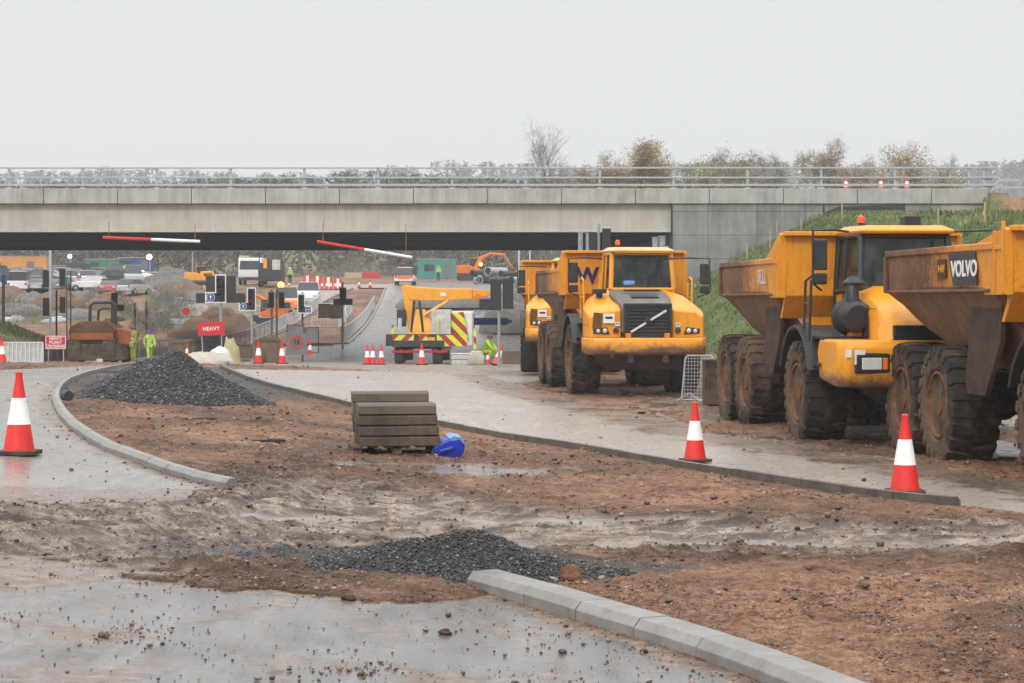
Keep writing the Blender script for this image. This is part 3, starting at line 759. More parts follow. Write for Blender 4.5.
def cab(root, paint, bell=False):
    x0, x1 = (-1.15, .55) if not bell else (-1.1, .62)
    hw = .84; zb, zt = 2.02, 3.50; lean = .16
    fr = MB()   # pillars and rails
    P = {}
    for s in (-1, 1):
        P[('f', s)] = [(x1, s*hw, 2.55), (x1-lean, s*hw*.93, zt)]; P[('r', s)] = [(x0, s*hw, 2.0), (x0+.06, s*hw*.93, zt)]; P[('m', s)] = [(x0+.62, s*hw, 2.2), (x0+.62, s*hw*.93, zt)]
    for k, (a, c) in P.items(): 
        fr.cyl(a, c, .065 if k[0] != 'm' else .04, n=8)
    for s in (-1, 1):
        fr.cyl((x0, s*hw, 2.5), (x1, s*hw, 2.55), .05, n=8); fr.cyl((x0+.06, s*hw*.93, zt), (x1-lean, s*hw*.93, zt), .05, n=8)
    fr.cyl((x1, -hw, 2.55), (x1, hw, 2.55), .05, n=8); fr.cyl((x1-lean, -hw*.93, zt), (x1-lean, hw*.93, zt), .05, n=8)
    o = fr.build('cab_frame', M['black'] if bell else paint, root, 0, True)
    lo = MB(); lo.prism([(x0, 1.55), (x1, 1.55), (x1, 2.53), (x0, 2.48)], -hw, hw); lo.build('cab_body', paint, root, .04)
    ws = MB(); ws.loft([[(x1+.005, -hw+.06, 2.58), (x1+.005, hw-.06, 2.58), (x1-lean+.005, hw*.93-.06, zt-.04), (x1-lean+.005, -hw*.93+.06, zt-.04)],
                        [(x1-.02, -hw+.06, 2.58), (x1-.02, hw-.06, 2.58), (x1-lean-.02, hw*.93-.06, zt-.04), (x1-lean-.02, -hw*.93+.06, zt-.04)]])
    ws.build('windscreen', M['glass'], root)
    for s in (-1, 1):
        w = MB(); a = s*hw; c = s*hw*.93
        w.loft([[(x0+.08, a, 2.52), (x1-.06, a, 2.57), (x1-lean-.05, c, zt-.05), (x0+.12, c, zt-.05)], [(x0+.08, a-.02*s, 2.52), (x1-.06, a-.02*s, 2.57), (x1-lean-.05, c-.02*s, zt-.05), (x0+.12, c-.02*s, zt-.05)]])
        w.build('side_window', M['glass'], root)
    w = MB(); w.box((x0+.03, 0, 3.0), (.03, 1.5, .9)); w.build('rear_window', M['glass_dark'], root)
    rf = MB(); rf.loft([[(x0-.05, -hw*.98, zt+.02), (x1+.08, -hw*.98, zt+.02), (x1+.08, hw*.98, zt+.02), (x0-.05, hw*.98, zt+.02)],
                        [(x0-.05, -hw*1.02, zt+.10), (x1+.12, -hw*1.02, zt+.08), (x1+.12, hw*1.02, zt+.08), (x0-.05, hw*1.02, zt+.10)],
                        [(x0+.05, -hw*.8, zt+.20), (x1-.05, -hw*.8, zt+.17), (x1-.05, hw*.8, zt+.17), (x0+.05, hw*.8, zt+.20)]])
    rf.build('cab_roof', paint if bell else M['roof_cream'], root, .03)
    # interior
    st = MB(); st.box((-.35, 0, 2.35), (.5, .55, .14)); st.box((-.62, 0, 2.75), (.14, .52, .75), ry=-.12); st.box((-.66, 0, 3.18), (.1, .28, .2)); st.build('seat', M['charcoal'], root, .04)
    sw = MB(); n = 18; pts = [(x1-.42+.05*math.sin(2*math.pi*i/n), .22*math.cos(2*math.pi*i/n), 2.72+.21*math.sin(2*math.pi*i/n)) for i in range(n+1)]; sw.tube(pts, .018, 5); sw.cyl((x1-.42, 0, 2.72), (x1-.12, 0, 2.45), .035, n=8); sw.build('steering_wheel', M['black'], root, 0, True)
    da = MB(); da.prism([(x1-.30, 2.4), (x1-.04, 2.4), (x1-.04, 2.60), (x1-.22, 2.66)], -.75, .75); da.build('dashboard', M['black'], root, .02)
    # wiper
    wi = MB(); wi.cyl((x1+.03, .1, 2.6), (x1-.03, .45, 3.15), .012, n=5); wi.cyl((x1+.0, .32, 2.75), (x1-.08, .52, 3.4), .014, n=5); wi.build('wiper', M['black'], root)
    # beacon, work lamp and green safety lamp
    be = MB(); be.cyl((x0+.35, -.45, zt+.18), (x0+.35, -.45, zt+.26), .05, n=10); be.build('beacon_base', M['black'], root, 0, True)
    bc = MB(); bc.lathe([(.065, 0), (.07, .06), (.055, .12), (.01, .14)], 'z', 12, (x0+.35, -.45, zt+.26)); bc.build('beacon', M['amber_red'], root, 0, True)
    gl = MB(); gl.lathe([(.05, 0), (.055, .08), (.02, .12)], 'z', 10, (x0+.5, .88, zt+.12)); gl.build('safety_lamp', M['green_lens'], root, 0, True)
    return o
M['roof_cream'] = plain('faded_cab_roof', (.62, .42, .20), .5, .2, 3)
M['amber_red'] = plain('orange_beacon', (.75, .10, .01), .3, .1, 8)

def fender(root, s, paint_bar=None, x0=-1.0, x1=1.02):
    b = MB(); n = 9; r = 1.12; rings = []
    for i in range(n):
        a = R(20+i*(140/(n-1))); x = r*math.cos(a); z = .92+r*math.sin(a)
        rings.append([(x, s*.92, z), (x, s*1.72, z), (x*1.045, s*1.74, .92+(z-.92)*1.045), (x*1.045, s*.92, .92+(z-.92)*1.045)])
    b.loft(rings); b.build('mudguard', M['black'], root, .01)

LIFT = ('hood', 'front_wing', 'bumper', 'skid', 'grille', 'headlight', 'fog', 'indicator', 'vent_panel', 'sticker', 'intake', 'cab', 'windscreen', 'side_window', 'rear_window', 'seat', 'steering', 'dash', 'wiper', 'beacon', 'safety', 'hood_vent', 'handrail', 'step', 'mirror', 'air', 'cleaner', 'panel_seam', 'bumper', 'tow', 'jacket', 'side_vent', 'door_h')
def lift(root, dz, dy=0):
    for c in root.children:
        if c.name.startswith(LIFT):
            c.location.z += dz
            if c.name.startswith(('cab', 'windscreen', 'side_window', 'rear_window', 'seat', 'steering', 'dash', 'wiper', 'beacon', 'safety', 'air', 'cleaner', 'jacket', 'door_h')): c.location.y += dy; c.location.z += .06*(not c.name.startswith(('air_cl', 'air_in', 'cleaner')))
def volvo_truck(name, label, loc, rz, group, hd=3.76):
    root = empty(name, loc, rz, label, 'dump truck', group)
    yl = M['yellow']
    for x in (0, -4.5, -6.45):
        for s in (-1, 1): truck_wheel(root, x, s)
    chassis(root); body = dump_body(root, M['yellow_rust'], hd=hd)
    # centre hood, dropping towards the grille
    h = MB()
    def sec(x, z, w, zl=1.5, r=.10): return [(x, -w, zl), (x, -w, z-r), (x, -w+r*1.3, z), (x, w-r*1.3, z), (x, w, z-r), (x, w, zl)]
    h.loft([sec(.55, 2.60, .80), sec(1.2, 2.56, .78), sec(1.9, 2.44, .72), sec(2.35, 2.33, .66), sec(2.50, 2.24, .64)])
    h.build('hood', M['hood_grey'], root, .03, seg=3)
    for s in (-1, 1):      # shoulders with the lamps
        sh = MB()
        def ss(x, zt, ya, yb, zl): return [(x, s*ya, zl), (x, s*ya, zt), (x, s*(yb-.18), zt-.05), (x, s*yb, zt-.20), (x, s*yb, zl)]
        sh.loft([ss(.62, 2.62, .70, 1.05, 1.45), ss(.98, 2.50, .70, 1.38, 1.40), ss(1.5, 2.32, .68, 1.52, 1.36), ss(2.15, 2.20, .66, 1.53, 1.36), ss(2.42, 2.08, .65, 1.46, 1.36)])
        sh.build('front_wing', yl, root, .05, seg=3)
    bp = MB()
    prof = lambda y, xo: [(xo-.9, y, 1.37), (xo-.9, y, .98), (xo-.05, y, .93), (xo, y, 1.0), (xo, y, 1.30), (xo-.03, y, 1.37)]
    bp.loft([prof(-1.55, 2.35), prof(-1.40, 2.62), prof(-1.0, 2.74), prof(0, 2.78), prof(1.0, 2.74), prof(1.40, 2.62), prof(1.55, 2.35)])
    bp.build('bumper', yl, root, .03)
    sk = MB(); sk.loft([[(.9, -1.3, 1.02), (2.66, -1.35, 1.02), (2.66, 1.35, 1.02), (.9, 1.3, 1.02)], [(.9, -.9, .50), (2.35, -.95, .55), (2.35, .95, .55), (.9, .9, .50)]]); sk.build('skid_plate', M['mudsteel'], root, .02)
    # grille with slats, diagonal bar and round badge
    g_ = MB(); g_.box((2.50, 0, 1.80), (.10, 1.22, .86)); gr = g_.build('grille', M['black'], root, .02)
    sl_ = MB()
    for i in range(9): sl_.box((2.565, 0, 1.44+i*.09), (.04, 1.08, .028), ry=.5)
    for y in (-.60, .60): sl_.box((2.56, y, 1.80), (.05, .05, .84))
    for z in (1.38, 2.22): sl_.box((2.56, 0, z), (.05, 1.24, .05))
    sl_.build('slat', M['charcoal'], gr)
    d_ = MB(); d_.box((2.60, .02, 1.79), (.025, 1.06, .055), rx=-R(31) if False else R(31)); d_.build('diagonal_bar', M['badge'], gr, .004)
    bd = MB(); bd.lathe([(.075, 0), (.075, .03), (.04, .04), (.001, .04)], 'x', 16, (2.60, 0, 1.80)); bd.build('badge', M['black'], gr, 0, True)
    for s in (-1, 1):
        l = MB(); l.loft([[(2.40, s*.95, 1.45), (2.40, s*1.38, 1.47), (2.36, s*1.40, 1.60), (2.40, s*1.02, 1.64)], [(2.46, s*.95, 1.45), (2.445, s*1.36, 1.47), (2.43, s*1.38, 1.60), (2.46, s*1.02, 1.64)]])
        ho_ = l.build('headlight', M['charcoal'], root, .01)
        c = MB(); c.ball((2.455, s*1.08, 1.545), .065, 10, (1, 1, 1)); c.ball((2.44, s*1.25, 1.54), .055, 10); c.build('lens', M['lens'], ho_, 0, True)
        t_ = MB(); t_.cyl((2.44, s*.80, 1.55), (2.475, s*.80, 1.55), .075, n=12); t_.build('fog_lamp', M['charcoal'], root, 0, True)
        i_ = MB(); i_.box((2.585, s*.50, 1.43), (.04, .14, .12)); i_.build('indicator', M['amber'], root, .01)
    # vent panel on the left wing, service label plates
    v = MB(); v.box((2.425, -1.27, 1.80), (.05, .22, .42), rx=-.12); vp = v.build('vent_panel', M['vent'], root, .01)
    v = MB()
    for i in range(7): v.box((2.455, -1.27, 1.62+i*.06), (.02, .23, .018))
    v.build('louvre', M['mudsteel'], vp)
    for y, z, a in ((-.98, 1.86, .17), (-.76, 1.72, .07), (.80, 1.70, .07)):
        p = MB(); p.box((2.475, y, z), (.02, a*1.7, a*1.4)); lp = p.build('sticker', M['white'], root)
        q = MB(); q.box((2.487, y, z+.02*a/.17), (.004, a*1.1, a*.35)); q.build('print', M['navy'], lp)
    # hood mirror block, intake snorkel and rails
    k = MB(); k.box((1.25, -1.05, 2.56), (.34, .34, .12)); k.cyl((1.25, -1.05, 2.4), (1.25, -1.05, 2.58), .09, n=10); k.box((1.62, 0, 2.58), (.10, .95, .06)); k.build('intake', M['black'], root, .02)
    cab(root, yl)
    for s in (-1, 1):
        sm = MB(); sm.box((1.95, s*1.522, 1.70), (.9, .012, .015)); sm.build('panel_seam', M['black'], root)
    for s in (-1, 1):
        hk = MB(); hk.tube([(2.66, s*.95, 1.02), (2.80, s*.95, 1.02), (2.80, s*.95, .90), (2.66, s*.95, .88)], .035, 6); hk.build('tow_hook', M['charcoal'], root, 0, True)
        hs = MB(); hs.tube([(.9, s*.62, 1.35), (.6, s*.85, 1.15), (.1, s*.75, 1.3), (-.8, s*.5, 1.25), (-1.6, s*.4, 1.45)], .035, 6); hs.build('hydraulic_hose', M['black'], root, 0, True)
    db = MB(); db.box((.48, -.35, 2.72), (.16, .3, .12)); db.build('jacket_on_dash', M['blue_pale'], root, .03)
    vs = MB(); vs.box((.47, 0, 3.55), (.34, 1.5, .04), ry=.12); vs.build('cab_visor', M['yellow'], root, .01)
    gp = MB(); gp.box((2.05, 0, 2.415), (.3, .7, .03), ry=.18); gp.build('hood_vent', M['black'], root)
    for s in (-1, 1):
        rl = MB()
        for x in (.45, 1.05): rl.tube([(x, s*1.42, 1.75), (x, s*1.44, 2.86)], .028, 8)
        rl.tube([(.45, s*1.44, 2.84), (.75, s*1.44, 2.92), (1.05, s*1.44, 2.84)], .028, 8); rl.tube([(.45, s*1.43, 2.4), (1.05, s*1.43, 2.4)], .022, 6)
        rl.tube([(.75, s*.95, 3.0), (.78, s*1.0, 2.5)], .02, 6)
        rl.build('handrail', yl, root, 0, True)
        st = MB(); st.box((.75, s*1.3, 1.72), (.7, .5, .05)); st.box((.95, s*1.58, 1.35), (.35, .10, .05)); st.build('step', M['black'], root, .01)
        fender(root, s)
    mirror(root, 1, (.40, .84, 3.42), (.85, 1.95, 3.42), 3.02); mirror(root, -1, (.40, -.84, 3.42), (.80, -1.80, 3.42), 3.05)
    ex = MB(); ex.cyl((-1.3, 1.1, 2.3), (-1.3, 1.1, 3.2), .10, n=12); ex.build('exhaust', M['charcoal'], root, 0, True)
    lift(root, .12, .20)
    return root, body
M['badge'] = plain('chrome_badge', (.6, .6, .6), .3, .1, 5)

def bell_truck(name, label, loc, rz, group):
    root = empty(name, loc, rz, label, 'dump truck', group); yl = M['yellow']
    for x in (0, -4.5, -6.45):
        for s in (-1, 1): truck_wheel(root, x, s)
    chassis(root); body = dump_body(root, M['yellow_rust'])
    h = MB()
    def sec(x, z, w, zl): r = .28; return [(x, -w, zl), (x, -w, z-r*1.2), (x, -w+r*.45, z-r*.35), (x, -w+r*1.4, z), (x, w-r*1.4, z), (x, w-r*.45, z-r*.35), (x, w, z-r*1.2), (x, w, zl)]
    h.loft([sec(.60, 2.66, .84, 1.5), sec(1.1, 2.60, .84, 1.5), sec(1.7, 2.42, .82, 1.5), sec(2.15, 2.20, .80, 1.5), sec(2.40, 1.85, .78, 1.5)])
    h.build('hood', yl, root, .05, seg=3)
    bp = MB(); prof = lambda y, xo, b_=.94: [(xo-1.35, y, 1.52), (xo-1.2, y, b_+.10), (xo-.10, y, b_), (xo, y, b_+.16), (xo, y, 1.62), (xo-.10, y, 1.74), (xo-1.2, y, 1.74)]
    bp.loft([prof(-1.55, 2.35), prof(-1.38, 2.55), prof(-.6, 2.62), prof(.6, 2.62), prof(1.38, 2.55), prof(1.55, 2.35)])
    bp.build('bumper', yl, root, .05)
    g_ = MB(); g_.box((2.40, 0, 1.86), (.10, 1.2, .26)); g_.build('grille', M['black'], root, .02)
    sk = MB(); sk.loft([[(1.5, -1.1, .99), (2.45, -1.1, .97), (2.45, 1.1, .97), (1.5, 1.1, .99)], [(1.5, -.6, .62), (2.2, -.65, .66), (2.2, .65, .66), (1.5, .6, .62)]]); sk.build('skid_plate', M['mudsteel'], root, .02)
    for s in (-1, 1):
        l = MB(); l.box((2.585, s*1.0, 1.36), (.06, .62, .34)); hh = l.build('headlight', M['black'], root, .06)
        c = MB(); c.box((2.62, s*1.02, 1.35), (.03, .34, .20)); c.build('lens', M['lens'], hh, .04)
        c = MB(); c.box((2.62, s*.79, 1.35), (.03, .08, .20)); c.build('indicator', M['amber'], hh, .02)
        fender(root, s)
        st = MB(); st.box((.98, s*1.25, 1.76), (.9, .6, .06)); st.box((1.22, s*1.60, 1.3), (.3, .06, .06)); st.build('step', M['black'], root, .01)
    # big air cleaner with its dark cap ahead of the near wheel
    ac = MB(); ac.lathe([(.02, 0), (.30, 0), (.34, .05), (.34, .12), (.29, .16), (.27, .55), (.20, .62), (.02, .62)], 'x', 24, (.95, -1.12, 2.12)); ac.build('air_cleaner', M['black'], root, 0, True)
    a2 = MB(); a2.tube([(1.15, -1.12, 2.38), (1.12, -1.12, 2.62), (1.05, -1.02, 2.74)], [.12, .12, .14], 12); a2.lathe([(.02, 0), (.21, 0), (.22, .05), (.12, .14), (.02, .15)], 'z', 20, (1.05, -1.05, 2.66)); a2.build('air_intake', M['black'], root, 0, True)
    br = MB(); br.box((1.0, -1.05, 1.84), (.7, .3, .14)); br.build('cleaner_bracket', yl, root, .02)
    cab(root, yl, True)
    vt = MB()
    for i in range(7): vt.box((1.25+i*.085, -.845, 1.95), (.04, .012, .42))
    vt.build('side_vent', M['black'], root)
    sm = MB(); sm.box((1.4, -.846, 2.26), (1.5, .012, .015)); sm.box((.55, -.846, 2.0), (.3, .014, .02)); sm.build('panel_seam', M['black'], root)
    dr = MB(); dr.tube([(.10, -.86, 2.45), (.12, -.90, 2.7), (.14, -.86, 2.95)], .018, 6); dr.build('door_handle', M['black'], root, 0, True)
    for s in (-1, 1): hs = MB(); hs.tube([(.9, s*.62, 1.35), (.6, s*.85, 1.15), (.1, s*.75, 1.3), (-.8, s*.5, 1.25), (-1.6, s*.4, 1.45)], .035, 6); hs.build('hydraulic_hose', M['black'], root, 0, True)
    ld = MB()
    for x in (.30, .72): ld.tube([(x, -1.62, 1.65), (x+.0, -1.58, 2.75), (x+.05, -1.45, 2.86)], .026, 8)
    ld.tube([(.35, -1.46, 2.86), (.77, -1.46, 2.86)], .026, 8)
    for z in (2.0, 2.35): ld.tube([(.30, -1.6, z), (.72, -1.6, z)], .02, 6)
    ld.build('handrail', M['black'], root, 0, True)
    ld2 = MB(); ld2.tube([(.4, 1.5, 1.7), (.4, 1.5, 2.8), (1.5, 1.5, 2.7), (1.5, 1.5, 1.75)], .026, 8); ld2.build('handrail', M['black'], root, 0, True)
    for s in (-1, 1):
        p1y = -1.62 if s < 0 else 2.05
        mirror(root, s, (.42, s*.84, 3.62), (1.0, p1y, 3.62), 3.2)
    for y, z, a in ((-1.22, 1.46, .11), (-1.40, 1.52, .06)):
        p = MB(); p.box((2.60 if y > -1.38 else 2.55, y, z), (.03, a*1.6, a*2.2)); lp = p.build('sticker', M['white'], root)
    bx = MB(); bx.box((-.35, .35, 3.78), (.34, .30, .18)); bx.build('aircon_box', M['black'], root, .02)
    lift(root, .13, .16)
    return root, body

TH = R(6.2)
def rz_of(th): return th-math.pi/2
gt = 'dump trucks parked along the muddy yard'
A, Ab = volvo_truck('dump_truck', 'yellow dump truck facing the camera with grey hood and diagonal bar on its grille', (3.19, 53.4, .0), rz_of(R(5.8)), gt)
B, Bb = volvo_truck('dump_truck', 'yellow dump truck mostly hidden directly behind the one with the diagonal grille bar', (2.0, 68.2, .03), rz_of(R(-.5)), gt)
Cc, Cb = bell_truck('dump_truck', 'yellow dump truck with black air cleaner drum and round black mirror arms, second from right', (6.75, 35.9, -.09), rz_of(R(5.3)), gt)
Dd, Db = volvo_truck('dump_truck', 'rusty dump truck cut off by the right edge showing a dark lettered panel', (8.62, 26.5, -.06), rz_of(R(5.2)), gt, 3.50)
sideM = lambda x, z, y=-1.762: face_M((x, y, z), (1, 0, 0), (0, 0, 1))
# image-left side is the local -y face: text runs towards local +x
for body in (Db,):
    p = MB(); p.prism([(-2.38, 2.72), (-2.46, 3.20), (-3.72, 3.20), (-3.46, 2.72)], -1.725, -1.745); pl = p.build('name_panel', M['charcoal'], body)
    text('lettering', 'VOLVO', M['white'], pl, sideM(-2.95, 2.96, -1.747), .32, .004, 1.12, bold=.010)
o_ = MB(); o_.box((-4.05, -1.735, 2.98), (.42, .012, .30)); pl = o_.build('model_panel', M['rust'], Db); text('lettering', 'A40F', M['yellow_clean'], pl, sideM(-4.05, 2.98, -1.744), .17, .002)
text('lettering', 'BELL', M['cream_letter'] if 'cream_letter' in M else M['dirty_white'], Cb, sideM(-2.75, 2.97, -1.742), .40, .004, .95)
W_ = text('logo', 'W', M['navy'], Ab, face_M((-1.19, -1.02, 3.10), (0, 1, 0), (0, 0, 1)), .60, .01, .95, bold=.02)


Cb.scale.x = .93
# ------------------------------------------------------------------ the road bridge
def concrete(name, lo, hi, panel=None, streak=.5):
    t = NT(name); co = t.co(); n = t.noise(co, .9, 7, .65); st = t.noise(t.map(co, (1.6, 1.6, .16)), 1.4, 6, .7)
    c = t.ramp(t.math('ADD', t.math('MULTIPLY', n, .5), t.math('MULTIPLY', st, .5)), [(.36, lo), (.62, hi)])
    dr = t.noise(t.map(co, (2.6, 2.6, .12)), 1.7, 5, .75); c = t.mix(t.ramp(dr, [(.54, 0), (.72, .32)]), c, tuple(q*.45 for q in lo))
    f = t.noise(co, 14, 4, .7); c = t.mix(.3, c, t.ramp(f, [(.3, .7), (.7, 1.25)]), 'MULTIPLY')
    if panel:
        b = t.node('ShaderNodeTexBrick'); b.offset = 0
        for k, v in (('Scale', 1), ('Mortar Size', .022), ('Brick Width', panel[0]), ('Row Height', panel[1]), ('Bias', 0)): b.inputs[k].default_value = v
        b.inputs['Color1'].default_value = (.88, .88, .88, 1); b.inputs['Color2'].default_value = (1.05, 1.05, 1.05, 1); b.inputs['Mortar'].default_value = (.45, .45, .45, 1)
        sx = t.node('ShaderNodeSeparateXYZ'); t.l.new(co, sx.inputs[0]); cx = t.node('ShaderNodeCombineXYZ'); t.l.new(sx.outputs['X'], cx.inputs[0]); t.l.new(t.math('ADD', sx.outputs['Z'], 3.0), cx.inputs[1]); t.l.new(cx.outputs[0], b.inputs['Vector'])
        c = t.mix(1.0, c, b.outputs['Color'], 'MULTIPLY')
    t.col(c); t.rough(.8); t.bump(f, .25, .01); return t.m
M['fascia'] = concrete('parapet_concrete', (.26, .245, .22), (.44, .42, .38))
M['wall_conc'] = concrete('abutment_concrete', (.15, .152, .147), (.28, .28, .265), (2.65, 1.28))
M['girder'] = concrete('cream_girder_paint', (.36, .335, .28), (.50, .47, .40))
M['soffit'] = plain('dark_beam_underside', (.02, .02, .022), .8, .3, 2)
M['galv_rail'] = plain('pale_galvanised_rail', (.38, .39, .40), .45, .2, 6)
BY = 108.0
root = empty('road_bridge', (0, BY, 0), 0, 'long grey concrete road bridge with steel railings crossing the whole view', 'bridge')
s_ = BY/F
zd = Z_(188.5, BY); zf = Z_(203.5, BY); zg = Z_(232, BY)
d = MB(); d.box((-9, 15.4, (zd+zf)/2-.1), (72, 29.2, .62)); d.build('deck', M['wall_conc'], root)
xe = X_(672, BY)
g_ = MB(); g_.prism([(.55, zf), (.55, zg+.10), (.40, zg+.10), (.40, zg), (.95, zg), (.95, zg+.10), (.80, zg+.10), (.80, zf)], 0, 1, 'y') if False else None
def girder(y, mat, zlow, zhigh=zf-.0):
    b = MB(); b.prism([(y, zhigh-.02), (y, zlow+.08), (y-.14, zlow+.08), (y-.14, zlow), (y+.42, zlow), (y+.42, zlow+.08), (y+.28, zlow+.08), (y+.28, zhigh-.02)], -45, xe+.6, 'x')
    return b
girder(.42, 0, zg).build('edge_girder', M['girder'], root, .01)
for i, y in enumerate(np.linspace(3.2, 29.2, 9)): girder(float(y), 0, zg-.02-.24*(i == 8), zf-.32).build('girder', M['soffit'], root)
x = X_(-260, BY); k = 0; W4 = 74*s_
x0 = X_(43.4, BY)-W4*5
while x0 < X_(940, BY):
    a, b_ = x0, min(x0+W4, X_(988, BY))
    if b_ > X_(988, BY)-1.2: b_ = X_(988, BY)
    p = MB(); p.box(((a+b_)/2, .25, (zd+zf)/2+random.uniform(-.006, .006)), (b_-a-.035, .5, zd-zf)); p.build('fascia_panel', M['fascia'], root, .02)
    x0 += W4
x0 = X_(8, BY)-W4*3
posts = []
while x0 < X_(985, BY): posts.append(x0); x0 += W4
posts.append(X_(985, BY))
zr = Z_(168, BY)
for px_ in posts:
    p = MB(); p.box((px_, .28, (zd+zr)/2), (.13, .12, zr-zd)); p.box((px_, .28, zd+.03), (.30, .30, .06)); p.build('parapet_post', M['galv_rail'], root, .008)
for z, h, w_ in ((zr+.02, .09, .10), (zd+.60, .09, .08), (zd+.20, .12, .08)):
    b = MB(); b.box(((X_(999, BY)-45)/2, .20, z), (X_(999, BY)+45, w_, h)); b.build('rail', M['galv_rail'], root, .015)
p = MB(); p.box((X_(986, BY)+.15, .3, zd+.5), (.5, .06, 1.05)); p.build('end_panel', M['galv'], root)
# far parapet, same make
for px_ in posts[::1]:
    p = MB(); p.box((px_, 30.3, zd+.5), (.12, .12, 1.05)); p.build('far_parapet_post', M['galv_rail'], root)
for z in (1.03, .6, .2):
    b = MB(); b.box((-9, 30.25, zd+z), (72, .08, .09)); b.build('far_rail', M['galv_rail'], root)
f = MB(); f.box((-9, 30.3, (zd+zf)/2), (72, .5, zd-zf)); f.build('far_fascia', M['fascia'], root)
# abutment and the wing wall running along the bank
w_ = MB(); w_.box(((xe+14.6+xe)/2, .48+.0, (zf-2)/2), (14.6, .7, zf+2)); w_.build('wing_wall', M['wall_conc'], root, .01)
w_ = MB(); w_.box((xe+.6, 15.8, (zf-2)/2-.1), (1.2, 29.5, zf+1.7)); w_.build('abutment', M['wall_conc'], root)
w_ = MB(); w_.box((-42.4, 15.8, 2.3), (1.2, 29.5, zf+1.7)); w_.build('abutment', M['wall_conc'], root)
w_ = MB(); w_.box(((xe+14.6)+4.0, .45, zf-.32), (11, .6, .62)); w_.build('coping', M['fascia'], root, .01)
for q in (X_(672, BY)+.0, X_(817+7, BY)):
    b = MB(); b.box((q, .12, (zf)/2+1), (.10, .03, zf-2.2)); b.build('joint_strip', M['charcoal'], root)
b = MB(); b.prism([(X_(825, BY), Z_(213, BY)), (X_(838, BY), Z_(206.5, BY)), (X_(905, BY), Z_(204.5, BY)), (X_(905, BY), Z_(209, BY)), (X_(850, BY), Z_(209, BY))], .04, .12); b.build('dark_strip', M['charcoal'], root)  # thin dark strip on the wall face just below the fascia panels

def warning_pole(pxa, pya, pxb, pyb, Y, cords, label):
    pa = Vector((X_(pxa, Y), Y, Z_(pya, Y))); pb = Vector((X_(pxb, Y), Y, Z_(pyb, Y))); mid = (pa+pb)/2
    o = empty('warning_pole', mid, 0, label, 'warning pole', 'height warning poles hung in front of the bridge')
    b = MB(); b.cyl(pa-mid, Vector((0, 0, 0)), .085, n=10); b.build('red_half', M['red'], o, 0, True)
    b = MB(); b.cyl(Vector((0, 0, 0)), pb-mid, .085, n=10); b.build('white_half', M['white'], o, 0, True)
    for cx, cy in cords:
        t = (cx-pxa)/(pxb-pxa); base = pa.lerp(pb, t)-mid
        b = MB(); b.cyl(base, (X_(cx, Y)-mid.x, 0, Z_(cy, Y)-mid.z), .022, n=5); b.build('cord', M['cord'], o)
warning_pole(103, 237.5, 200, 241.5, 106.5, ((109, 222), (195, 223)), 'nearly level red and white pole hanging under the left part of the bridge')
warning_pole(317, 241.5, 412, 257.5, 106.5, ((323, 222), (406, 224)), 'sloping red and white pole hanging under the middle of the bridge')

# railing on the bank right of the bridge end
fr = empty('verge_railing', (X_(1000, 113), 113, 8.3), 0, 'grey metal verge railing right of the end of the bridge parapet', 'railing')
for i in range(5):
    b = MB(); b.box((i*1.0+.1 if i else .1, 0, .45), (.1, .1, 1.1)); b.build('post', M['galv_rail'], fr)
for z in (.9, .5): b = MB(); b.box((2.2, -.05, z), (4.8, .07, .12)); b.build('rail', M['galv_rail'], fr)

# ------------------------------------------------------------------ cones, signs, signals
def cone(px, Y, base_z=None, h=1.0, label='', group='traffic cones', tilt=0, base=True, py=None, yellow=False, slim=1):
    x = X_(px, Y); z = Tz(x, Y)+.01 if base_z is None else base_z
    o = empty('traffic_cone', (x, Y, z), random.uniform(-.5, .5), label, 'traffic cone', group); o.rotation_euler.y = tilt
    k = h; rb = .185*k*slim; 
    def r(t): return rb*(1-t)+.030*k*t
    b = MB(); b.lathe([(r(0), .05*k), (r(.33), .05*k+.95*k*.33), (r(.33)-.006, .05*k+.95*k*.33)], 'z', 24); b.lathe([(r(.66)*.99, .05*k+.95*k*.66), (r(.93), .05*k+.95*k*.93), (r(.93)*1.1, .985*k), (r(1)*.8, 1.0*k), (.005, 1.0*k)], 'z', 24)
    b.lathe([(r(.32)*.985, .05*k+.95*k*.32), (r(.67)*.975, .05*k+.95*k*.67)], 'z', 24)
    b.build('cone_body', M['cone_red'], o, 0, True)
    b = MB(); b.lathe([(r(.30)+.002, .05*k+.95*k*.33), (r(.33)+.005, .05*k+.95*k*.335), (r(.66)+.005, .05*k+.95*k*.66), (r(.66)-.003, .05*k+.95*k*.665)], 'z', 24); b.build('reflective_sleeve', M['cone_white'], o, 0, True)
    if base:
        b = MB(); q = rb*1.28; b.prism([(-q, -q*.7), (-q*.7, -q), (q*.7, -q), (q, -q*.7), (q, q*.7), (q*.7, q), (-q*.7, q), (-q, q*.7)], 0, .05*k, 'z'); b.build('base', M['yellow_clean'] if yellow else M['black_base'], o, .01)
    return o
M['black_base'] = plain('cone_base', (.05, .035, .03), .7, .3, 5, mud=.8, mudz=(-.5, .5))
def Ygr(py, x_px, lo=8, hi=240):      # distance at which the ground appears at row py
    return G(x_px, py)[1]
cg = 'red and white traffic cones round the site'
cone(19, G(19, 455)[1], None, 1.13, 'red and white cone alone on the wet left carriageway in front of the curved kerb', cg)
cone(905, G(905, 497)[1]+.25, .02, 1.0, 'large cone near the right edge before the wheels of the rusty dump truck', cg)
cone(695, G(695, 464)[1]+.2, .02, .90, 'cone at the kerb of the right road between the two front dump trucks', cg)
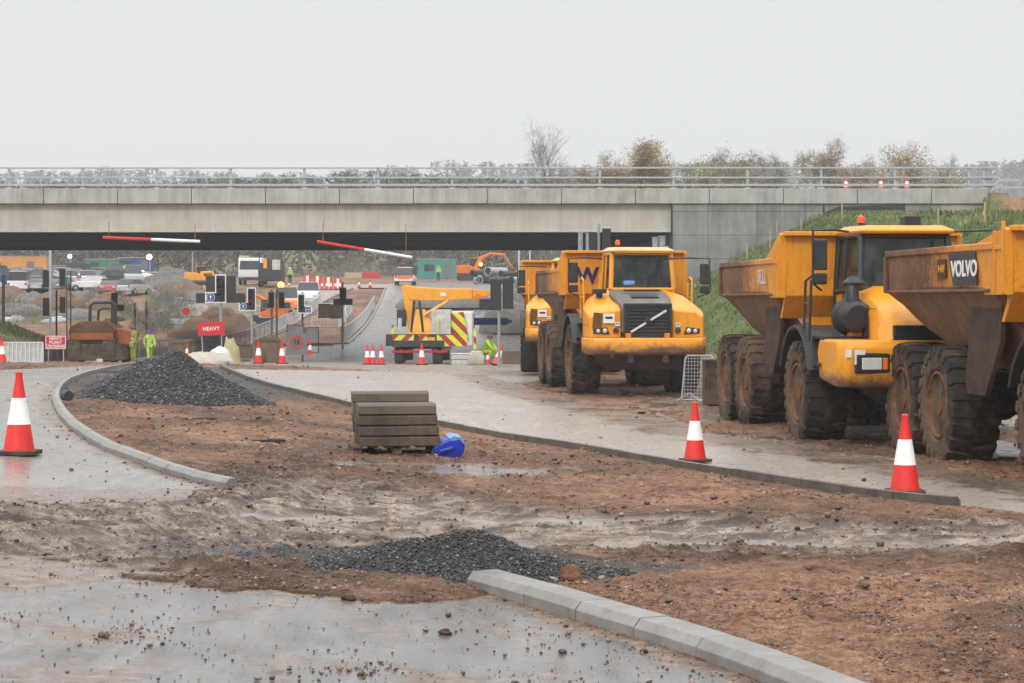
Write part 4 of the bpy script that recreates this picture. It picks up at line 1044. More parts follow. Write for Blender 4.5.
for px, py, h, lb in ((2, 370, 25, 'cone at the left edge beside the pale slatted barrier'), (258.5, 362.6, 22.5, 'cone beside the brown box under the turn left signals'), (282, 362.6, 22, 'cone half hidden on the right side of the brown box'),
                      (187, 355, 13, 'small cone showing behind the tip of the tall gravel heap'), (310, 353, 15, 'cone with yellow base behind the speed limit board'),
                      (367.3, 364, 19.5, 'leftmost of the three cones left of the crane truck'), (372.8, 364, 19.5, 'middle one of the three cones left of the crane truck'), (381.3, 364.3, 19.5, 'plain red cone nearest the left side of the crane truck'),
                      (421.7, 365, 21, 'cone standing right behind the crane truck below its rear bumper'), (487.7, 361.5, 13, 'low cone at the feet of the crouching worker')):
    if py < 356: Y = 92.0 if px != 187 else 86.0
    else: Y = 86+.3*abs(px-300)/100
    s = F/Y; x = X_(px, Y); zt = Z_(py, Y)
    cone(px, Y, max(Tz(x, Y)+.005, zt-.12), h/s*1.02, lb, cg, yellow=(px == 310), slim=.95)
cone(495.5, 86, Tz(X_(495, 86), 86)+.0, 1.0, 'leaning cone tipped against the kerb right of the crane truck', cg, tilt=.35)
for px, lb in ((846, 'leftmost cone up on the bridge deck'), (881, 'middle cone up on the bridge deck'), (907, 'rightmost cone up on the bridge deck')):
    cone(px, 112, 8.45, .95, lb, 'cones on the bridge deck')
far = [(357.6, 284), (368.5, 284)]
for (px, py), lb in zip(((359, 287.5), (370, 287.5)), ('left one of two far cones on the far road end of the island', 'right one of two far cones on the far road end of the island')):
    Y = G(px, py)[1]; cone(px, Y, None, .75, lb, 'far cones at the end of the island')
labs = ['first', 'second', 'third', 'fourth', 'fifth']
for i, px in enumerate((322, 326.5, 331, 335.5, 340)):
    Y = 196; cone(px, Y, None, .9, labs[i]+' cone from the left in the far row beside the white pickup', 'far row of cones beside the white pickup')

def plate(name, poly, y0, y1, mat, parent, bevel=0):
    b = MB(); b.prism(poly, y0, y1); return b.build(name, mat, parent, bevel)
def signal_head(parent, x, z, h=1.25, foot=0, front=True, arrow=None, side=False):
    """backing board, white border, three hooded lamps; foot = -1/+1: box for the turn sign at the lower left / right"""
    w = h*.36; hd = empty('signal_head', (0, 0, 0)); hd.parent = parent
    fw = w*1.0; fh = h*.36
    poly = [(x-w/2, z), (x-w/2, z+h), (x+w/2, z+h), (x+w/2, z)]
    if foot < 0: poly = [(x-w/2-fw, z), (x-w/2-fw, z+fh), (x-w/2, z+fh), (x-w/2, z+h), (x+w/2, z+h), (x+w/2, z)]
    if foot > 0: poly = [(x-w/2, z), (x-w/2, z+h), (x+w/2, z+h), (x+w/2, z+fh), (x+w/2+fw, z+fh), (x+w/2+fw, z)]
    bpy.data.objects.remove(hd)
    ph = plate('signal_head', poly, -.03, .03, M['black'], parent)
    if front:
        cx = sum(p[0] for p in poly)/len(poly); cz = sum(p[1] for p in poly)/len(poly)
        b = MB(); n = len(poly)
        for i in range(n):
            a, c = poly[i], poly[(i+1) % n]; L = math.hypot(c[0]-a[0], c[1]-a[1]); m = ((a[0]+c[0])/2, -.035, (a[1]+c[1])/2)
            if abs(a[0]-c[0]) > abs(a[1]-c[1]): b.box(m, (L+.05, .02, .05))
            else: b.box(m, (.05, .02, L-.055))
        b.build('white_border', M['white'], ph)
    for i in range(3):
        cz = z+h*(.80-.27*i); r = h*.085
        b = MB(); s = -1 if front else 1
        b.box((x, s*.10*h, cz), (w*.62, .12*h, h*.24)); b.build('lamp_housing', M['black'], ph, .01)
        if front:
            l = MB(); l.lathe([(r, 0), (r*.6, -.02), (.001, -.03)], 'y', 12, (x, -.17*h, cz)); l.build('lens', M[('lens_red', 'lens_amber', 'lens_green')[i]], ph, 0, True)
            hd_ = MB(); n_ = 8; ring = []
            for k in range(n_+1):
                a = R(-20+220*k/n_); ring.append((x+r*1.15*math.cos(a), cz+r*1.15*math.sin(a)))
            for k in range(n_):
                a, c = ring[k], ring[k+1]; hd_.add([(a[0], -.16*h, a[1]), (c[0], -.16*h, c[1]), (c[0], -.34*h, c[1]), (a[0], -.34*h, a[1])], [(0, 1, 2, 3)])
            hd_.build('hood', M['black'], ph)
    if arrow:
        ax = x-w/2-fw/2 if foot < 0 else x+w/2+fw/2; az = z+fh/2; r = fh*.40
        l = MB(); l.lathe([(r, -.045), (r, -.06), (.001, -.06)], 'y', 20, (ax, 0, az)); sg = l.build('turn_sign', M['sign_blue'] if arrow != 'lit' else M['sign_blue'], ph, 0, True)
        q = r*.62; up = [(-.13*q, -q), (.13*q, -q), (.13*q, .15*q), (.55*q, .15*q), (0, q), (-.55*q, .15*q), (-.13*q, .15*q)]
        if arrow == 'right': up = [(b_, a_) for a_, b_ in up]
        plate('arrow', [(ax+a_, az+b_) for a_, b_ in up], -.075, -.064, M['white'], sg)
        l = MB(); l.lathe([(r*1.08, -.05), (r*1.08, -.066), (r*.96, -.066), (r*.96, -.05)], 'y', 20, (ax, 0, az), True); l.build('rim', M['white'], sg)
    return ph
M['lens_red'] = plain('unlit_red_lens', (.10, .01, .01), .3); M['lens_amber'] = plain('unlit_amber_lens', (.12, .05, .01), .3); M['lens_green'] = plain('unlit_green_lens', (.01, .07, .05), .3)
M['sign_blue'] = plain('blue_sign_face', (.02, .07, .25), .4)
sgp = 'traffic signals at the roundabout'
def signal_post(px, Y, top_py, heads, label, mat='galv', r=.06, base_z=None, lean=0):
    x = X_(px, Y); zb = Tz(x, Y)-.1 if base_z is None else base_z
    o = empty('traffic_signal', (x, Y, zb), 0, label, 'traffic signal', sgp)
    b = MB(); b.cyl((0, .09, 0), (0, .09, Z_(top_py, Y)-zb), r, n=10); b.build('post', M[mat], o, 0, True)
    for hpx, py0, py1, foot, front, arrow in heads:
        h = (py1-py0)*Y/F
        signal_head(o, X_(hpx, Y)-x, Z_(py1, Y)-zb, h, foot, front, arrow)
    return o
signal_post(220.5, 88, 271, [(210.8, 276, 303, -1, False, None), (220.7, 275, 302.5, -1, True, 'up'), (231, 276, 302.8, 1, False, None)], 'signal post with three black heads, middle one bordered white')
signal_post(251.5, 104, 287, [(251.5, 288, 310.5, -1, True, 'up')], 'single white bordered signal head with blue arrow, right of the triple heads')
signal_post(271.5, 118, 290, [(271.4, 292, 308.5, -1, True, 'up')], 'left one of two back to back signal posts, its blue arrow pointing up')
signal_post(276.5, 118.6, 290, [(281.5, 292, 308.5, 1, True, 'right')], 'right one of two back to back signal posts, its blue arrow pointing right')
signal_post(302.4, 108, 292, [(301.3, 294, 313, 1, True, 'right')], 'black signal above the speed limit board with a small right arrow', 'charcoal', .05)
signal_post(342.5, 132, 282, [(342.7, 287.6, 305, -1, False, None), (343.2, 287.6, 305, 1, False, None)], 'dark cross shaped signal seen from behind on the fenced island')
signal_post(50, 146, 246, [(45.8, 270.5, 287.5, 0, False, None), (62.3, 269, 286, 0, False, None), (46, 298, 316, 0, False, None), (62.5, 297, 313, 0, False, None)], 'tall white post with four dark signal heads left of the rusty dumper', 'galv_pale', .10)
signal_post(115.5, 140, 292, [(114.5, 293, 311, 1, False, None)], 'dark signal head just behind the roll bar of the rusty dumper', 'charcoal')
signal_post(499, 80, 279, [(495.8, 279.5, 310, -1, False, None), (508, 279, 309, 0, False, None)], 'black signal heads on a grey post between the crane boom and the hidden dump truck')
signal_post(598.8, 78, 223.5, [(606.5, 228.5, 253, 0, False, None), (592.5, 232, 253, 0, False, None)], 'tall signal post rising above the cab of the front dump truck')
def post(px, Y, top, w, label, mat='galv', cat='post', name='steel_post', base=None):
    x = X_(px, Y); zb = Tz(x, Y)-.1; o = MB()
    o.cyl((0, 0, 0), (0, 0, Z_(top, Y)-zb), w, n=10); o.cyl((0, 0, Z_(top, Y)-zb), (0, 0, Z_(top, Y)-zb+.04), w*1.15, n=10); q = o.build(name, M[mat], None, 0, True); q.location = (x, Y, zb); tag(q, label, cat); return q
post(580.5, 80, 233, .10, 'left one of two grey posts just left of the tallest signal post')
post(588, 80, 234, .10, 'grey post closest to the left side of the tallest signal post')
post(655.5, 76, 238, .13, 'left one of two stubby grey posts behind the cab of the front dump truck')
post(662, 76, 237, .13, 'right one of two stubby grey posts behind the cab of the front dump truck')
post(3.5, 120, 275, .09, 'grey post at the left edge above the pale slatted barrier')
post(56.5, 128, 291, .06, 'thin black post right of the tall white signal post', 'charcoal')
post(66.8, 142, 277, .06, 'grey post close behind the right signal heads'); post(70.8, 138, 272, .05, 'thinner grey post left of the rusty dumper')
post(519, 200, 250, .10, 'pale lamp column left one of two under the right end of the bridge', 'galv_pale', 'lamp column', 'lamp_column'); post(530, 205, 250, .09, 'pale lamp column right one of two under the right end of the bridge', 'galv_pale', 'lamp column', 'lamp_column')
post(192.5, 260, 252, .10, 'far pale lamp column behind the triple signal heads', 'galv', 'lamp column', 'lamp_column')
for px, Y, lb in ((135, 135, 'left one of two red and white striped poles behind the workers'), (146.5, 138, 'right one of two red and white striped poles behind the workers')):
    x = X_(px, Y); zb = Tz(x, Y); top = Z_(303 if px < 140 else 301, Y); o = empty('striped_pole', (x, Y, zb), 0, lb, 'striped pole', 'red and white striped poles'); n = 6
    for c, k0 in (('red_band', 0), ('white_band', 1)):
        for k in range(k0, n, 2):
            b = MB(); b.cyl((0, 0, k*(top-zb)/n), (0, 0, (k+1)*(top-zb)/n-.002), .07, n=8); b.build(c, M['red' if c[0] == 'r' else 'white'], o, 0, True)

def board(name, px0, px1, py0, py1, Y, mat, label, cat, lines=(), legs=True, tcol='white', rz=0, back='sign_grey', border=None, ts=.26, tx=1):
    x = (X_(px0, Y)+X_(px1, Y))/2; zc = (Z_(py0, Y)+Z_(py1, Y))/2; w = X_(px1, Y)-X_(px0, Y); h = Z_(py0, Y)-Z_(py1, Y)
    zb = min(Tz(x, Y), zc-h/2); o = empty(name, (x, Y, zb), rz, label, cat)
    b = MB(); b.box((0, 0, zc-zb), (w, .03, h)); pn = b.build('panel', M[mat], o, .01)
    b = MB()
    if border: 
        for s in (-1, 1): b.box((s*(w/2-.03), -.02, zc-zb), (.03, .008, h-.04)); b.box((0, -.02, zc-zb+s*(h/2-.03)), (w-.04, .0075, .03))
        b.build('border', M[border], pn)
    for i, l in enumerate(lines):
        text('lettering', l, M[tcol], pn, face_M((0, -.021, zc-zb+h*(.5-(i+.5)/len(lines))*.86), (1, 0, 0), (0, 0, 1)), ts, .003, tx, bold=.004)
    if legs:
        for s in (-1, 1): b = MB(); b.box((s*w*.36, .05, (zc-zb)/2), (.05, .05, zc-zb)); b.build('leg', M['galv'], o)
    return o, pn, zc-zb
board('warning_sign', 45.3, 66.2, 335.6, 349.2, 97, 'red', 'small red sign reading heavy plant crossing left of the rusty dumper', 'sign', ('HEAVY', 'PLANT', 'CROSSING'), True, 'white', border='white', ts=.20)
board('warning_sign', 199.6, 226.3, 322, 335.5, 87.2, 'red', 'tilted red sign with white lettering sticking up behind the black barrier stack', 'sign', ('HEAVY',), True, 'white', rz=.1, border=None, ts=.24)[0].rotation_euler.y = -.05
o, pn, zc = board('speed_limit_board', 286, 307.3, 333, 355, 91.0, 'sign_grey', 'grey board with a red ringed 15 standing beside the brown box', 'sign', (), False)
b = MB(); b.lathe([(.30, -.02), (.30, -.035), (.225, -.035), (.225, -.02)], 'y', 28, (0, 0, zc+.08), True); b.build('red_ring', M['red_dull'] if 'red_dull' in M else M['red'], pn, 0, True)
text('lettering', '15', M['black'], pn, face_M((0, -.03, zc+.08), (1, 0, 0), (0, 0, 1)), .30, .003, 1, bold=.012)
text('lettering', 'SITE SPEED', M['black'], pn, face_M((0, -.03, zc-.36), (1, 0, 0), (0, 0, 1)), .12, .002, 1) if False else None
for px0, px1, py0, py1, Y, lb in ((305.5, 318.5, 327.5, 354, 93, 'back of an A frame sign standing right of the speed limit board'), (287, 304, 325, 343, 95, 'back of a grey sign standing behind the speed limit board')):
    x = (X_(px0, Y)+X_(px1, Y))/2; w = X_(px1, Y)-X_(px0, Y); zt = Z_(py0, Y); zb = Z_(py1, Y); o = empty('sign_frame', (x, Y, zb), 0, lb, 'sign')
    b = MB(); b.box((0, .02, (zt-zb)*.72), (w, .03, (zt-zb)*.5)); b.build('panel', M['sign_grey'], o)
    b = MB()
    for s in (-1, 1): b.box((s*w*.5, 0, (zt-zb)/2), (.045, .045, zt-zb)); 
    b.box((0, 0, .06), (w, .04, .04)); b.box((0, 0, (zt-zb)), (w+.045, .044, .04)); b.build('frame', M['charcoal'], o)
# ------------------------------------------------------------------ people
def person(label, loc, rz, jacket='lime', trousers='olive', helmet='blue', h=1.75, pose='stand'):
    o = empty('person', loc, rz, label, 'person', 'workers in hi-vis clothing'); k = h/1.75
    J = dict(pel=(0, 0, .95), waist=(0, 0, 1.08), chest=(0, 0, 1.32), neck=(0, 0, 1.50), head=(0, -.02, 1.60), top=(0, -.01, 1.70))
    for s, n in ((-1, 'L'), (1, 'R')):
        st = .10 if pose != 'walk' else .10; fy = (.18*s if pose == 'walk' else .03*s)
        J['hip'+n] = (s*.09, 0, .90); J['knee'+n] = (s*.11, -.04+fy*.6, .50); J['ank'+n] = (s*st, fy, .09); J['toe'+n] = (s*(st+.03), fy-.20, .04)
        J['sh'+n] = (s*.19, 0, 1.44); J['el'+n] = (s*.26, .02-fy*.7, 1.16); J['wr'+n] = (s*.24, -.10-fy, .93); J['ha'+n] = (s*.24, -.13-fy, .86)
    if pose == 'crouch':
        for a in ('pel', 'waist', 'chest', 'neck', 'head', 'top'):
            x, y, z = J[a]; J[a] = (x, -.30*(z-.95)/.75+.1, .52+(z-.95)*.86)
        for s, n in ((-1, 'L'), (1, 'R')):
            J['hip'+n] = (s*.10, .1, .50); J['knee'+n] = (s*.17, -.30, .52); J['sh'+n] = (s*.19, -.10, .94); J['el'+n] = (s*.25, -.26, .72); J['wr'+n] = (s*.14, -.42, .56); J['ha'+n] = (s*.12, -.48, .50)
    E = [('pel', 'waist'), ('waist', 'chest'), ('chest', 'neck'), ('neck', 'head'), ('head', 'top')]
    for n in 'LR': E += [('pel', 'hip'+n), ('hip'+n, 'knee'+n), ('knee'+n, 'ank'+n), ('ank'+n, 'toe'+n), ('chest', 'sh'+n), ('sh'+n, 'el'+n), ('el'+n, 'wr'+n), ('wr'+n, 'ha'+n)]
    Rr = dict(pel=.15, waist=.13, chest=.155, neck=.06, head=.095, top=.08)
    for n in 'LR': Rr.update({'hip'+n: .095, 'knee'+n: .062, 'ank'+n: .045, 'toe'+n: .04, 'sh'+n: .065, 'el'+n: .045, 'wr'+n: .032, 'ha'+n: .036})
    for n, s in (('L', -1), ('R', 1)):
        hx, hy, hz_ = J['ha'+n]
        for f in range(4):
            J[f'f{f}{n}'] = (hx+s*.0+(f-1.5)*.004, hy-.03+(f-1.5)*.022, hz_-.075+.008*abs(f-1.2)); E.append(('ha'+n, f'f{f}{n}')); Rr[f'f{f}{n}'] = .009
        J['th'+n] = (hx-s*.02, hy-.055, hz_-.03); E.append(('ha'+n, 'th'+n)); Rr['th'+n] = .011
    def skin(name, joints, edges, grow, mat, parent, rootj):
        me = bpy.data.meshes.new(name); ix = {j: i for i, j in enumerate(joints)}
        me.from_pydata([tuple(c*k for c in J[j]) for j in joints], [(ix[a], ix[b]) for a, b in edges], []); me.materials.append(mat)
        q = bpy.data.objects.new(name, me); C.objects.link(q); q.parent = parent
        m = q.modifiers.new('skin', 'SKIN'); m.use_smooth_shade = True
        for j in joints:
            v = me.skin_vertices[0].data[ix[j]]; r = (Rr[j]+grow)*k; v.radius = (r, r*(.78 if j in ('chest', 'waist', 'pel') else 1)); v.use_root = (j == rootj)
        sb = q.modifiers.new('sub', 'SUBSURF'); sb.levels = 1; sb.render_levels = 2; return q
    alls = list(J); body = skin('body', alls, E, 0, M['skin'], o, 'pel')
    jk = ['pel', 'waist', 'chest']+[a+n for n in 'LR' for a in ('sh', 'el', 'wr')]
    skin('jacket', jk, [('pel', 'waist'), ('waist', 'chest')]+[(a+n, b+n) if a != 'chest' else ('chest', b+n) for n in 'LR' for a, b in (('chest', 'sh'), ('sh', 'el'), ('el', 'wr'))], .028, M[jacket], o, 'chest')
    tr = ['pel']+[a+n for n in 'LR' for a in ('hip', 'knee', 'ank')]
    skin('trousers', tr, [('pel', 'hip'+n) for n in 'LR']+[(a+n, b+n) for n in 'LR' for a, b in (('hip', 'knee'), ('knee', 'ank'))], .020, M[trousers], o, 'pel')
    for n in 'LR':
        b = MB(); a = Vector(J['ank'+n])*k; t_ = Vector(J['toe'+n])*k; b.tube([a+Vector((0, .04, .06)), a+Vector((0, .03, -.03)), t_], [.06, .06, .045], 8); b.build('boot', M['black'], o, 0, True)
    hx, hy, hz_ = [c*k for c in J['head']]
    b = MB(); b.lathe([(.125*k, .035), (.122*k, .08), (.09*k, .14), (.03, .17), (.002, .172)], 'z', 16, (hx, hy, hz_+.0)); b.box((hx, hy-.12*k, hz_+.045), (.17*k, .10, .015)); b.build('helmet', M[helmet], o, 0, True)
    fc = MB()
    for s in (-1, 1): fc.ball((hx+s*.033*k, hy-.088*k, hz_-.0), .012, 6)
    fc.build('eyes', M['black'], body, 0, True)
    nb = MB(); nb.loft([[(hx-.008, hy-.088*k, hz_-.0), (hx+.008, hy-.088*k, hz_-.0), (hx, hy-.10*k, hz_)], [(hx-.015, hy-.085*k, hz_-.045), (hx+.015, hy-.085*k, hz_-.045), (hx, hy-.118*k, hz_-.04)]]); nb.build('nose', M['skin'], body)
    if jacket in ('lime', 'olive', 'orange_vis') and pose != 'crouch':
        for z in (1.0, 1.16):
            b = MB(); b.lathe([(.172*k, 0), (.176*k, .0), (.176*k, .045), (.172*k, .045)], 'z', 16, (0, 0, z*k), True)
            q = b.build('reflective_band', M['galv_pale'], o); q.scale = (1.06, .85, 1)
    return o
def P(px, Y, dz=0): x = X_(px, Y); return (x, Y, Tz(x, Y)+dz)
person('worker in bright lime hi-vis suit and blue helmet right of the rusty dumper', P(149.5, 107), R(25), 'lime', 'lime', 'blue', 1.66, 'walk')
person('worker in dull olive hi-vis close against the right side of the rusty dumper', P(134, 90), R(-60), 'olive', 'olive', 'black', 1.66)
person('worker in lime hi-vis crouching between the crane truck and the signal heads', P(486.5, 95), R(70), 'lime', 'lime', 'black', 1.95, 'crouch')
person('far worker in lime jacket beside the orange beacon', P(289, 182), R(10), 'lime', 'denim', 'white', 1.75)
person('far worker in lime jacket standing behind the white lorry cab', P(290, 215), R(10), 'lime', 'denim', 'white', 1.7)
person('far worker in lime jacket in front of the teal container', P(438.5, 236), R(-20), 'lime', 'denim', 'lime', 1.75)

# ------------------------------------------------------------------ crane truck
cx_, cy_ = X_(426, 93), 93.0
ct = empty('crane_truck', (cx_, cy_, Tz(cx_, cy_)), 0, 'yellow mobile crane truck with chevron striped rear and a long level boom', 'crane truck')
def chev(name='chevron_panel'):
    t = NT(name); sx = t.node('ShaderNodeSeparateXYZ'); t.l.new(t.co(), sx.inputs[0])
    v = t.math('FRACT', t.math('MULTIPLY', t.math('ADD', t.math('ABSOLUTE', sx.outputs['X']), sx.outputs['Z']), 1.55))
    t.col(t.ramp(v, [(0, (.36, .02, .02)), (.5, (.58, .66, .04))], 'CONSTANT')); t.rough(.45); return t.m
M['chev'] = chev()
# local x across (image right +), y into the picture; the rear faces the camera and the flank shows on the right
zt = lambda py: Z_(py, cy_)-ct.location.z
xx = lambda px: X_(px, cy_)-cx_
b = MB(); b.box((-.35, 2.6, .95), (2.4, 6.2, .30)); b.box((-.35, 5.2, .8), (2.2, 2.5, .4)); b.build('chassis', M['charcoal'], ct, .02)
b = MB(); b.box((xx(420), -.12, zt(340)), (3.15, .35, .55)); b.build('rear_deck', M['charcoal'], ct, .02)
b = MB(); b.box((xx(403.5), -.31, zt(340.5)), (1.0, .03, .52)); b.build('chevron_plate', M['chev'], ct)
b = MB(); b.box((xx(424), -.31, zt(340.5)), (.46, .03, .52)); b.build('chevron_plate', M['chev'], ct)
b = MB(); b.box((xx(452), -.31, zt(340.5)), (1.4, .03, .52)); b.build('chevron_plate', M['chev'], ct)
b = MB(); b.box((xx(432), -.31, zt(341)), (.30, .035, .36)); b.build('number_plate', M['yellow_clean'], ct)
b = MB(); b.box((xx(420), -.25, zt(351.5)), (2.6, .14, .12)); b.build('bumper', M['red'], ct, .02)
for px in (402, 410, 436, 446):
    b = MB(); b.box((xx(px), -.34, zt(350.5)), (.16, .05, .10)); b.build('tail_lamp', M['red'], ct, .01)
for px, y in ((399, .35), (437, .35), (399, 1.75), (437, 1.75), (402, 6.0), (441, 6.0)):
    w_ = meshobj('wheel', TYRE, ct, (xx(px), y, .50), (0, 0, math.pi/2)); w_.scale = (.535, .55, .535)
    q = meshobj('rim', RIM_L, w_)
# cabinet with the tall chevron panel
b = MB(); b.box((xx(441), 1.0, zt(330)), (.9, 1.8, 1.9)); b.build('cabinet', M['dirty_white'], ct, .03)
b = MB(); b.prism([(xx(449.5), zt(338)), (xx(449.5), zt(313)), (xx(463.5), zt(312)), (xx(468), zt(338))], .3, .36); b.build('chevron_panel', M['chev'], ct, .01)
b = MB(); b.box((xx(458), 3.3, zt(329)), (1.3, 5.6, 1.6)); b.build('cab_body', M['white'], ct, .06)
b = MB(); b.box((xx(458)+.66, 4.6, zt(322)), (.02, 1.6, .7)); b.build('cab_window', M['glass_dark'], ct)
# slewing column, knuckle, boom
b = MB(); b.loft([[(xx(407), .1, zt(337)), (xx(438), .1, zt(337)), (xx(438), 1.5, zt(337)), (xx(407), 1.5, zt(337))], [(xx(410), .2, zt(322)), (xx(432), .2, zt(322)), (xx(432), 1.4, zt(322)), (xx(410), 1.4, zt(322))], [(xx(414), .4, zt(309)), (xx(424), .4, zt(309)), (xx(424), 1.2, zt(309)), (xx(414), 1.2, zt(309))]])
b.build('turret', M['yellow_clean'], ct, .04)
b = MB(); b.prism([(xx(408), zt(330)), (xx(404), zt(305)), (xx(401), zt(286)), (xx(406), zt(284.5)), (xx(412), zt(286)), (xx(412), zt(300)), (xx(418), zt(318)), (xx(420), zt(330))], .35, .95); b.build('boom_foot', M['yellow_clean'], ct, .03)
b = MB(); b.prism([(xx(404), zt(286)), (xx(418), zt(287)), (xx(440), zt(288.5)), (xx(472), zt(288.5)), (xx(472), zt(299)), (xx(440), zt(301)), (xx(409), zt(300))], .30, .90); b.build('boom', M['yellow_clean'], ct, .04)
b = MB(); b.prism([(xx(472), zt(289.2)), (xx(492.5), zt(290.5)), (xx(492.5), zt(295.5)), (xx(472), zt(298))], .40, .80); b.build('boom_section', M['yellow'], ct, .02)
b = MB(); b.cyl((xx(478), .3, zt(297.5)), (xx(478), .9, zt(297.5)), .17, n=14); b.build('sheave', M['orange'], ct, .01)
b = MB(); b.box((xx(443), .285, zt(294.5)), (.26, .02, .16)); b.build('sticker', M['white'], ct)
for a, c, r, m in (((424, 315), (448, 301), .075, 'yellow_clean'), ((411, 332), (414, 301), .06, 'black'), ((423, 332), (419, 301), .06, 'black')):
    b = MB(); b.cyl((xx(a[0]), .15, zt(a[1])), (xx(c[0]), .3, zt(c[1])), r, n=8); b.build('lifting_ram' if m[0] == 'y' else 'strut', M[m], ct, 0, True)
b = MB(); b.box((xx(401), .5, zt(318)), (.42, .7, .8)); b.build('engine_box', M['charcoal'], ct, .04)
b = MB(); b.cyl((xx(400), -.1, zt(330)), (xx(400), -.1, zt(318)), .10, n=10); b.build('gas_bottle', M['dirty_white'], ct, 0, True)
for px, z0, z1 in ((393, 346, 325), (475, 349, 330)):
    o_ = MB(); o_.box((xx(px), -.1, (zt(z0)+zt(z1))/2), (.12, .12, zt(z1)-zt(z0))); o_.build('outrigger_post', M['chev'], ct)
b = MB(); b.tube([(xx(437.5), -.25, zt(346)), (xx(438), -.2, zt(325)), (xx(439), .1, zt(318))], .03, 6); b.build('hose', M['lime'], ct, 0, True)
# cream tank and skip beside it
t_ = MB(); x0 = X_(478, 90); z0 = Tz(x0, 90)
t_.loft([[(-.35, -.4, 0), (.3, -.4, 0), (.3, .4, 0), (-.35, .4, 0)], [(-.42, -.45, .3), (.36, -.45, .3), (.36, .45, .3), (-.42, .45, .3)], [(-.25, -.3, .62), (.2, -.3, .62), (.2, .3, .62), (-.25, .3, .62)]])
q = t_.build('water_tank', M['tarp'], None, .06); q.location = (X_(477, 88), 88, Tz(X_(477, 88), 88)); tag(q, 'cream plastic tank on the road behind the crane truck', 'tank')
t_ = MB(); t_.box((0, 0, .12), (1.0, .5, .24)); t_.box((0, 0, .36), (1.0, .55, .22)); t_.box((0, 0, .49), (1.1, .6, .05)); q = t_.build('barrier_block', M['dirty_white'], None, .03); q.location = (X_(463, 88.5), 88.5, Tz(X_(463, 88.5), 88.5)); tag(q, 'low pale block lying left of the cream tank', 'block')
b = MB(); b.box((0, 0, .28), (.8, .5, .56)); q = b.build('timber_block', M['brown_board'], None, .02); q.location = (X_(512, 84), 84, Tz(X_(512, 84), 84)+.1); tag(q, 'brown block left of the front wheel of the hidden dump truck', 'block')
M['pipe_blue'] = plain('pipe_blue', (.04, .14, .62), .4)
pg = 'blue pipes stacked beyond the crane truck'
for i, (px, py) in enumerate(((489, 319.5), (489, 323.3), (493, 321.4))):
    Y = 128; b = MB(); b.cyl((-1.2, 0, 0), (1.2, 0, 0), .11, n=12); q = b.build('blue_pipe', M['pipe_blue'], None, 0, True); q.location = (X_(px, Y), Y+.1*i, Z_(py, Y)); tag(q, 'long blue pipe in the small stack right of the crane truck', 'pipe', pg)

# ------------------------------------------------------------------ rusty dumper seen from behind
dY = 92.0; dx_ = X_(100, dY); dp = empty('site_dumper', (dx_, dY, Tz(dx_, dY)), 0, 'rusty brown site dumper seen from behind with black roll bar', 'dumper')
zt = lambda py: Z_(py, dY)-dp.location.z
xx = lambda px: X_(px, dY)-dx_
b = MB(); b.loft([[(xx(75), 0, zt(344)), (xx(104), 0, zt(344)), (xx(104), 1.4, zt(344)), (xx(75), 1.4, zt(344))], [(xx(71), -.15, zt(340)), (xx(110), -.15, zt(340)), (xx(112), 1.7, zt(340)), (xx(71), 1.7, zt(340))],
                  [(xx(69), -.2, zt(331)), (xx(116), -.2, zt(331)), (xx(117), 1.9, zt(331)), (xx(69), 1.9, zt(331))], [(xx(72), -.2, zt(326)), (xx(114), -.2, zt(326)), (xx(114), 1.9, zt(326)), (xx(72), 1.9, zt(326))], [(xx(82), -.1, zt(321)), (xx(106), -.1, zt(321)), (xx(108), 1.8, zt(321)), (xx(80), 1.8, zt(321))]])
b.build('hopper', M['rust'], dp, .04)
b = MB(); b.box((xx(93), -.22, zt(336)), (2.05, .05, .22)); b.build('hopper_rim', M['orange_rust'] if 'orange_rust' in M else M['orange_dirty'], dp, .02) if False else None
M['orange_dirty'] = plain('rusty_orange_paint', (.26, .075, .018), .7, .45, 3, bump=.3)
b = MB(); b.box((xx(93), -.20, zt(336.5)), (1.95, .06, .30)); b.build('hopper_band', M['orange_dirty'], dp, .03)
b = MB(); b.prism([(xx(113), zt(345)), (xx(113), zt(328)), (xx(126), zt(330)), (xx(133), zt(333)), (xx(129), zt(345))], .2, 1.8); b.build('engine_cover', M['orange_dirty'], dp, .04)
b = MB(); b.box((xx(98), .9, zt(352)), (2.5, 2.4, .75)); b.build('chassis', M['chassis'], dp, .05)
b = MB(); b.tube([(xx(87), .6, zt(322)), (xx(87.5), .6, zt(306)), (xx(91), .6, zt(302.5)), (xx(110), .6, zt(302.5)), (xx(112.5), .6, zt(306)), (xx(113), .6, zt(326))], .075, 8)
b.tube([(xx(91), 1.5, zt(322)), (xx(92), 1.5, zt(311)), (xx(96), 1.5, zt(308.5)), (xx(107), 1.5, zt(308.5)), (xx(107.5), 1.5, zt(322))], .06, 8); b.box((xx(110.5), .8, zt(313)), (.22, .35, .95)); b.build('roll_bar', M['black'], dp, 0, True)
for px, y, w in ((76, .2, .55), (110, .2, .55), (124, 1.2, .6)):
    w_ = meshobj('wheel', TYRE, dp, (xx(px), y, .62), (0, 0, math.pi/2)); w_.scale = (.68, .78, .68); meshobj('rim', RIM_L, w_)
b = MB(); b.box((xx(101), -.3, zt(361)), (.28, .06, .22)); b.build('rear_plate', M['dirty_white'], dp, .01)

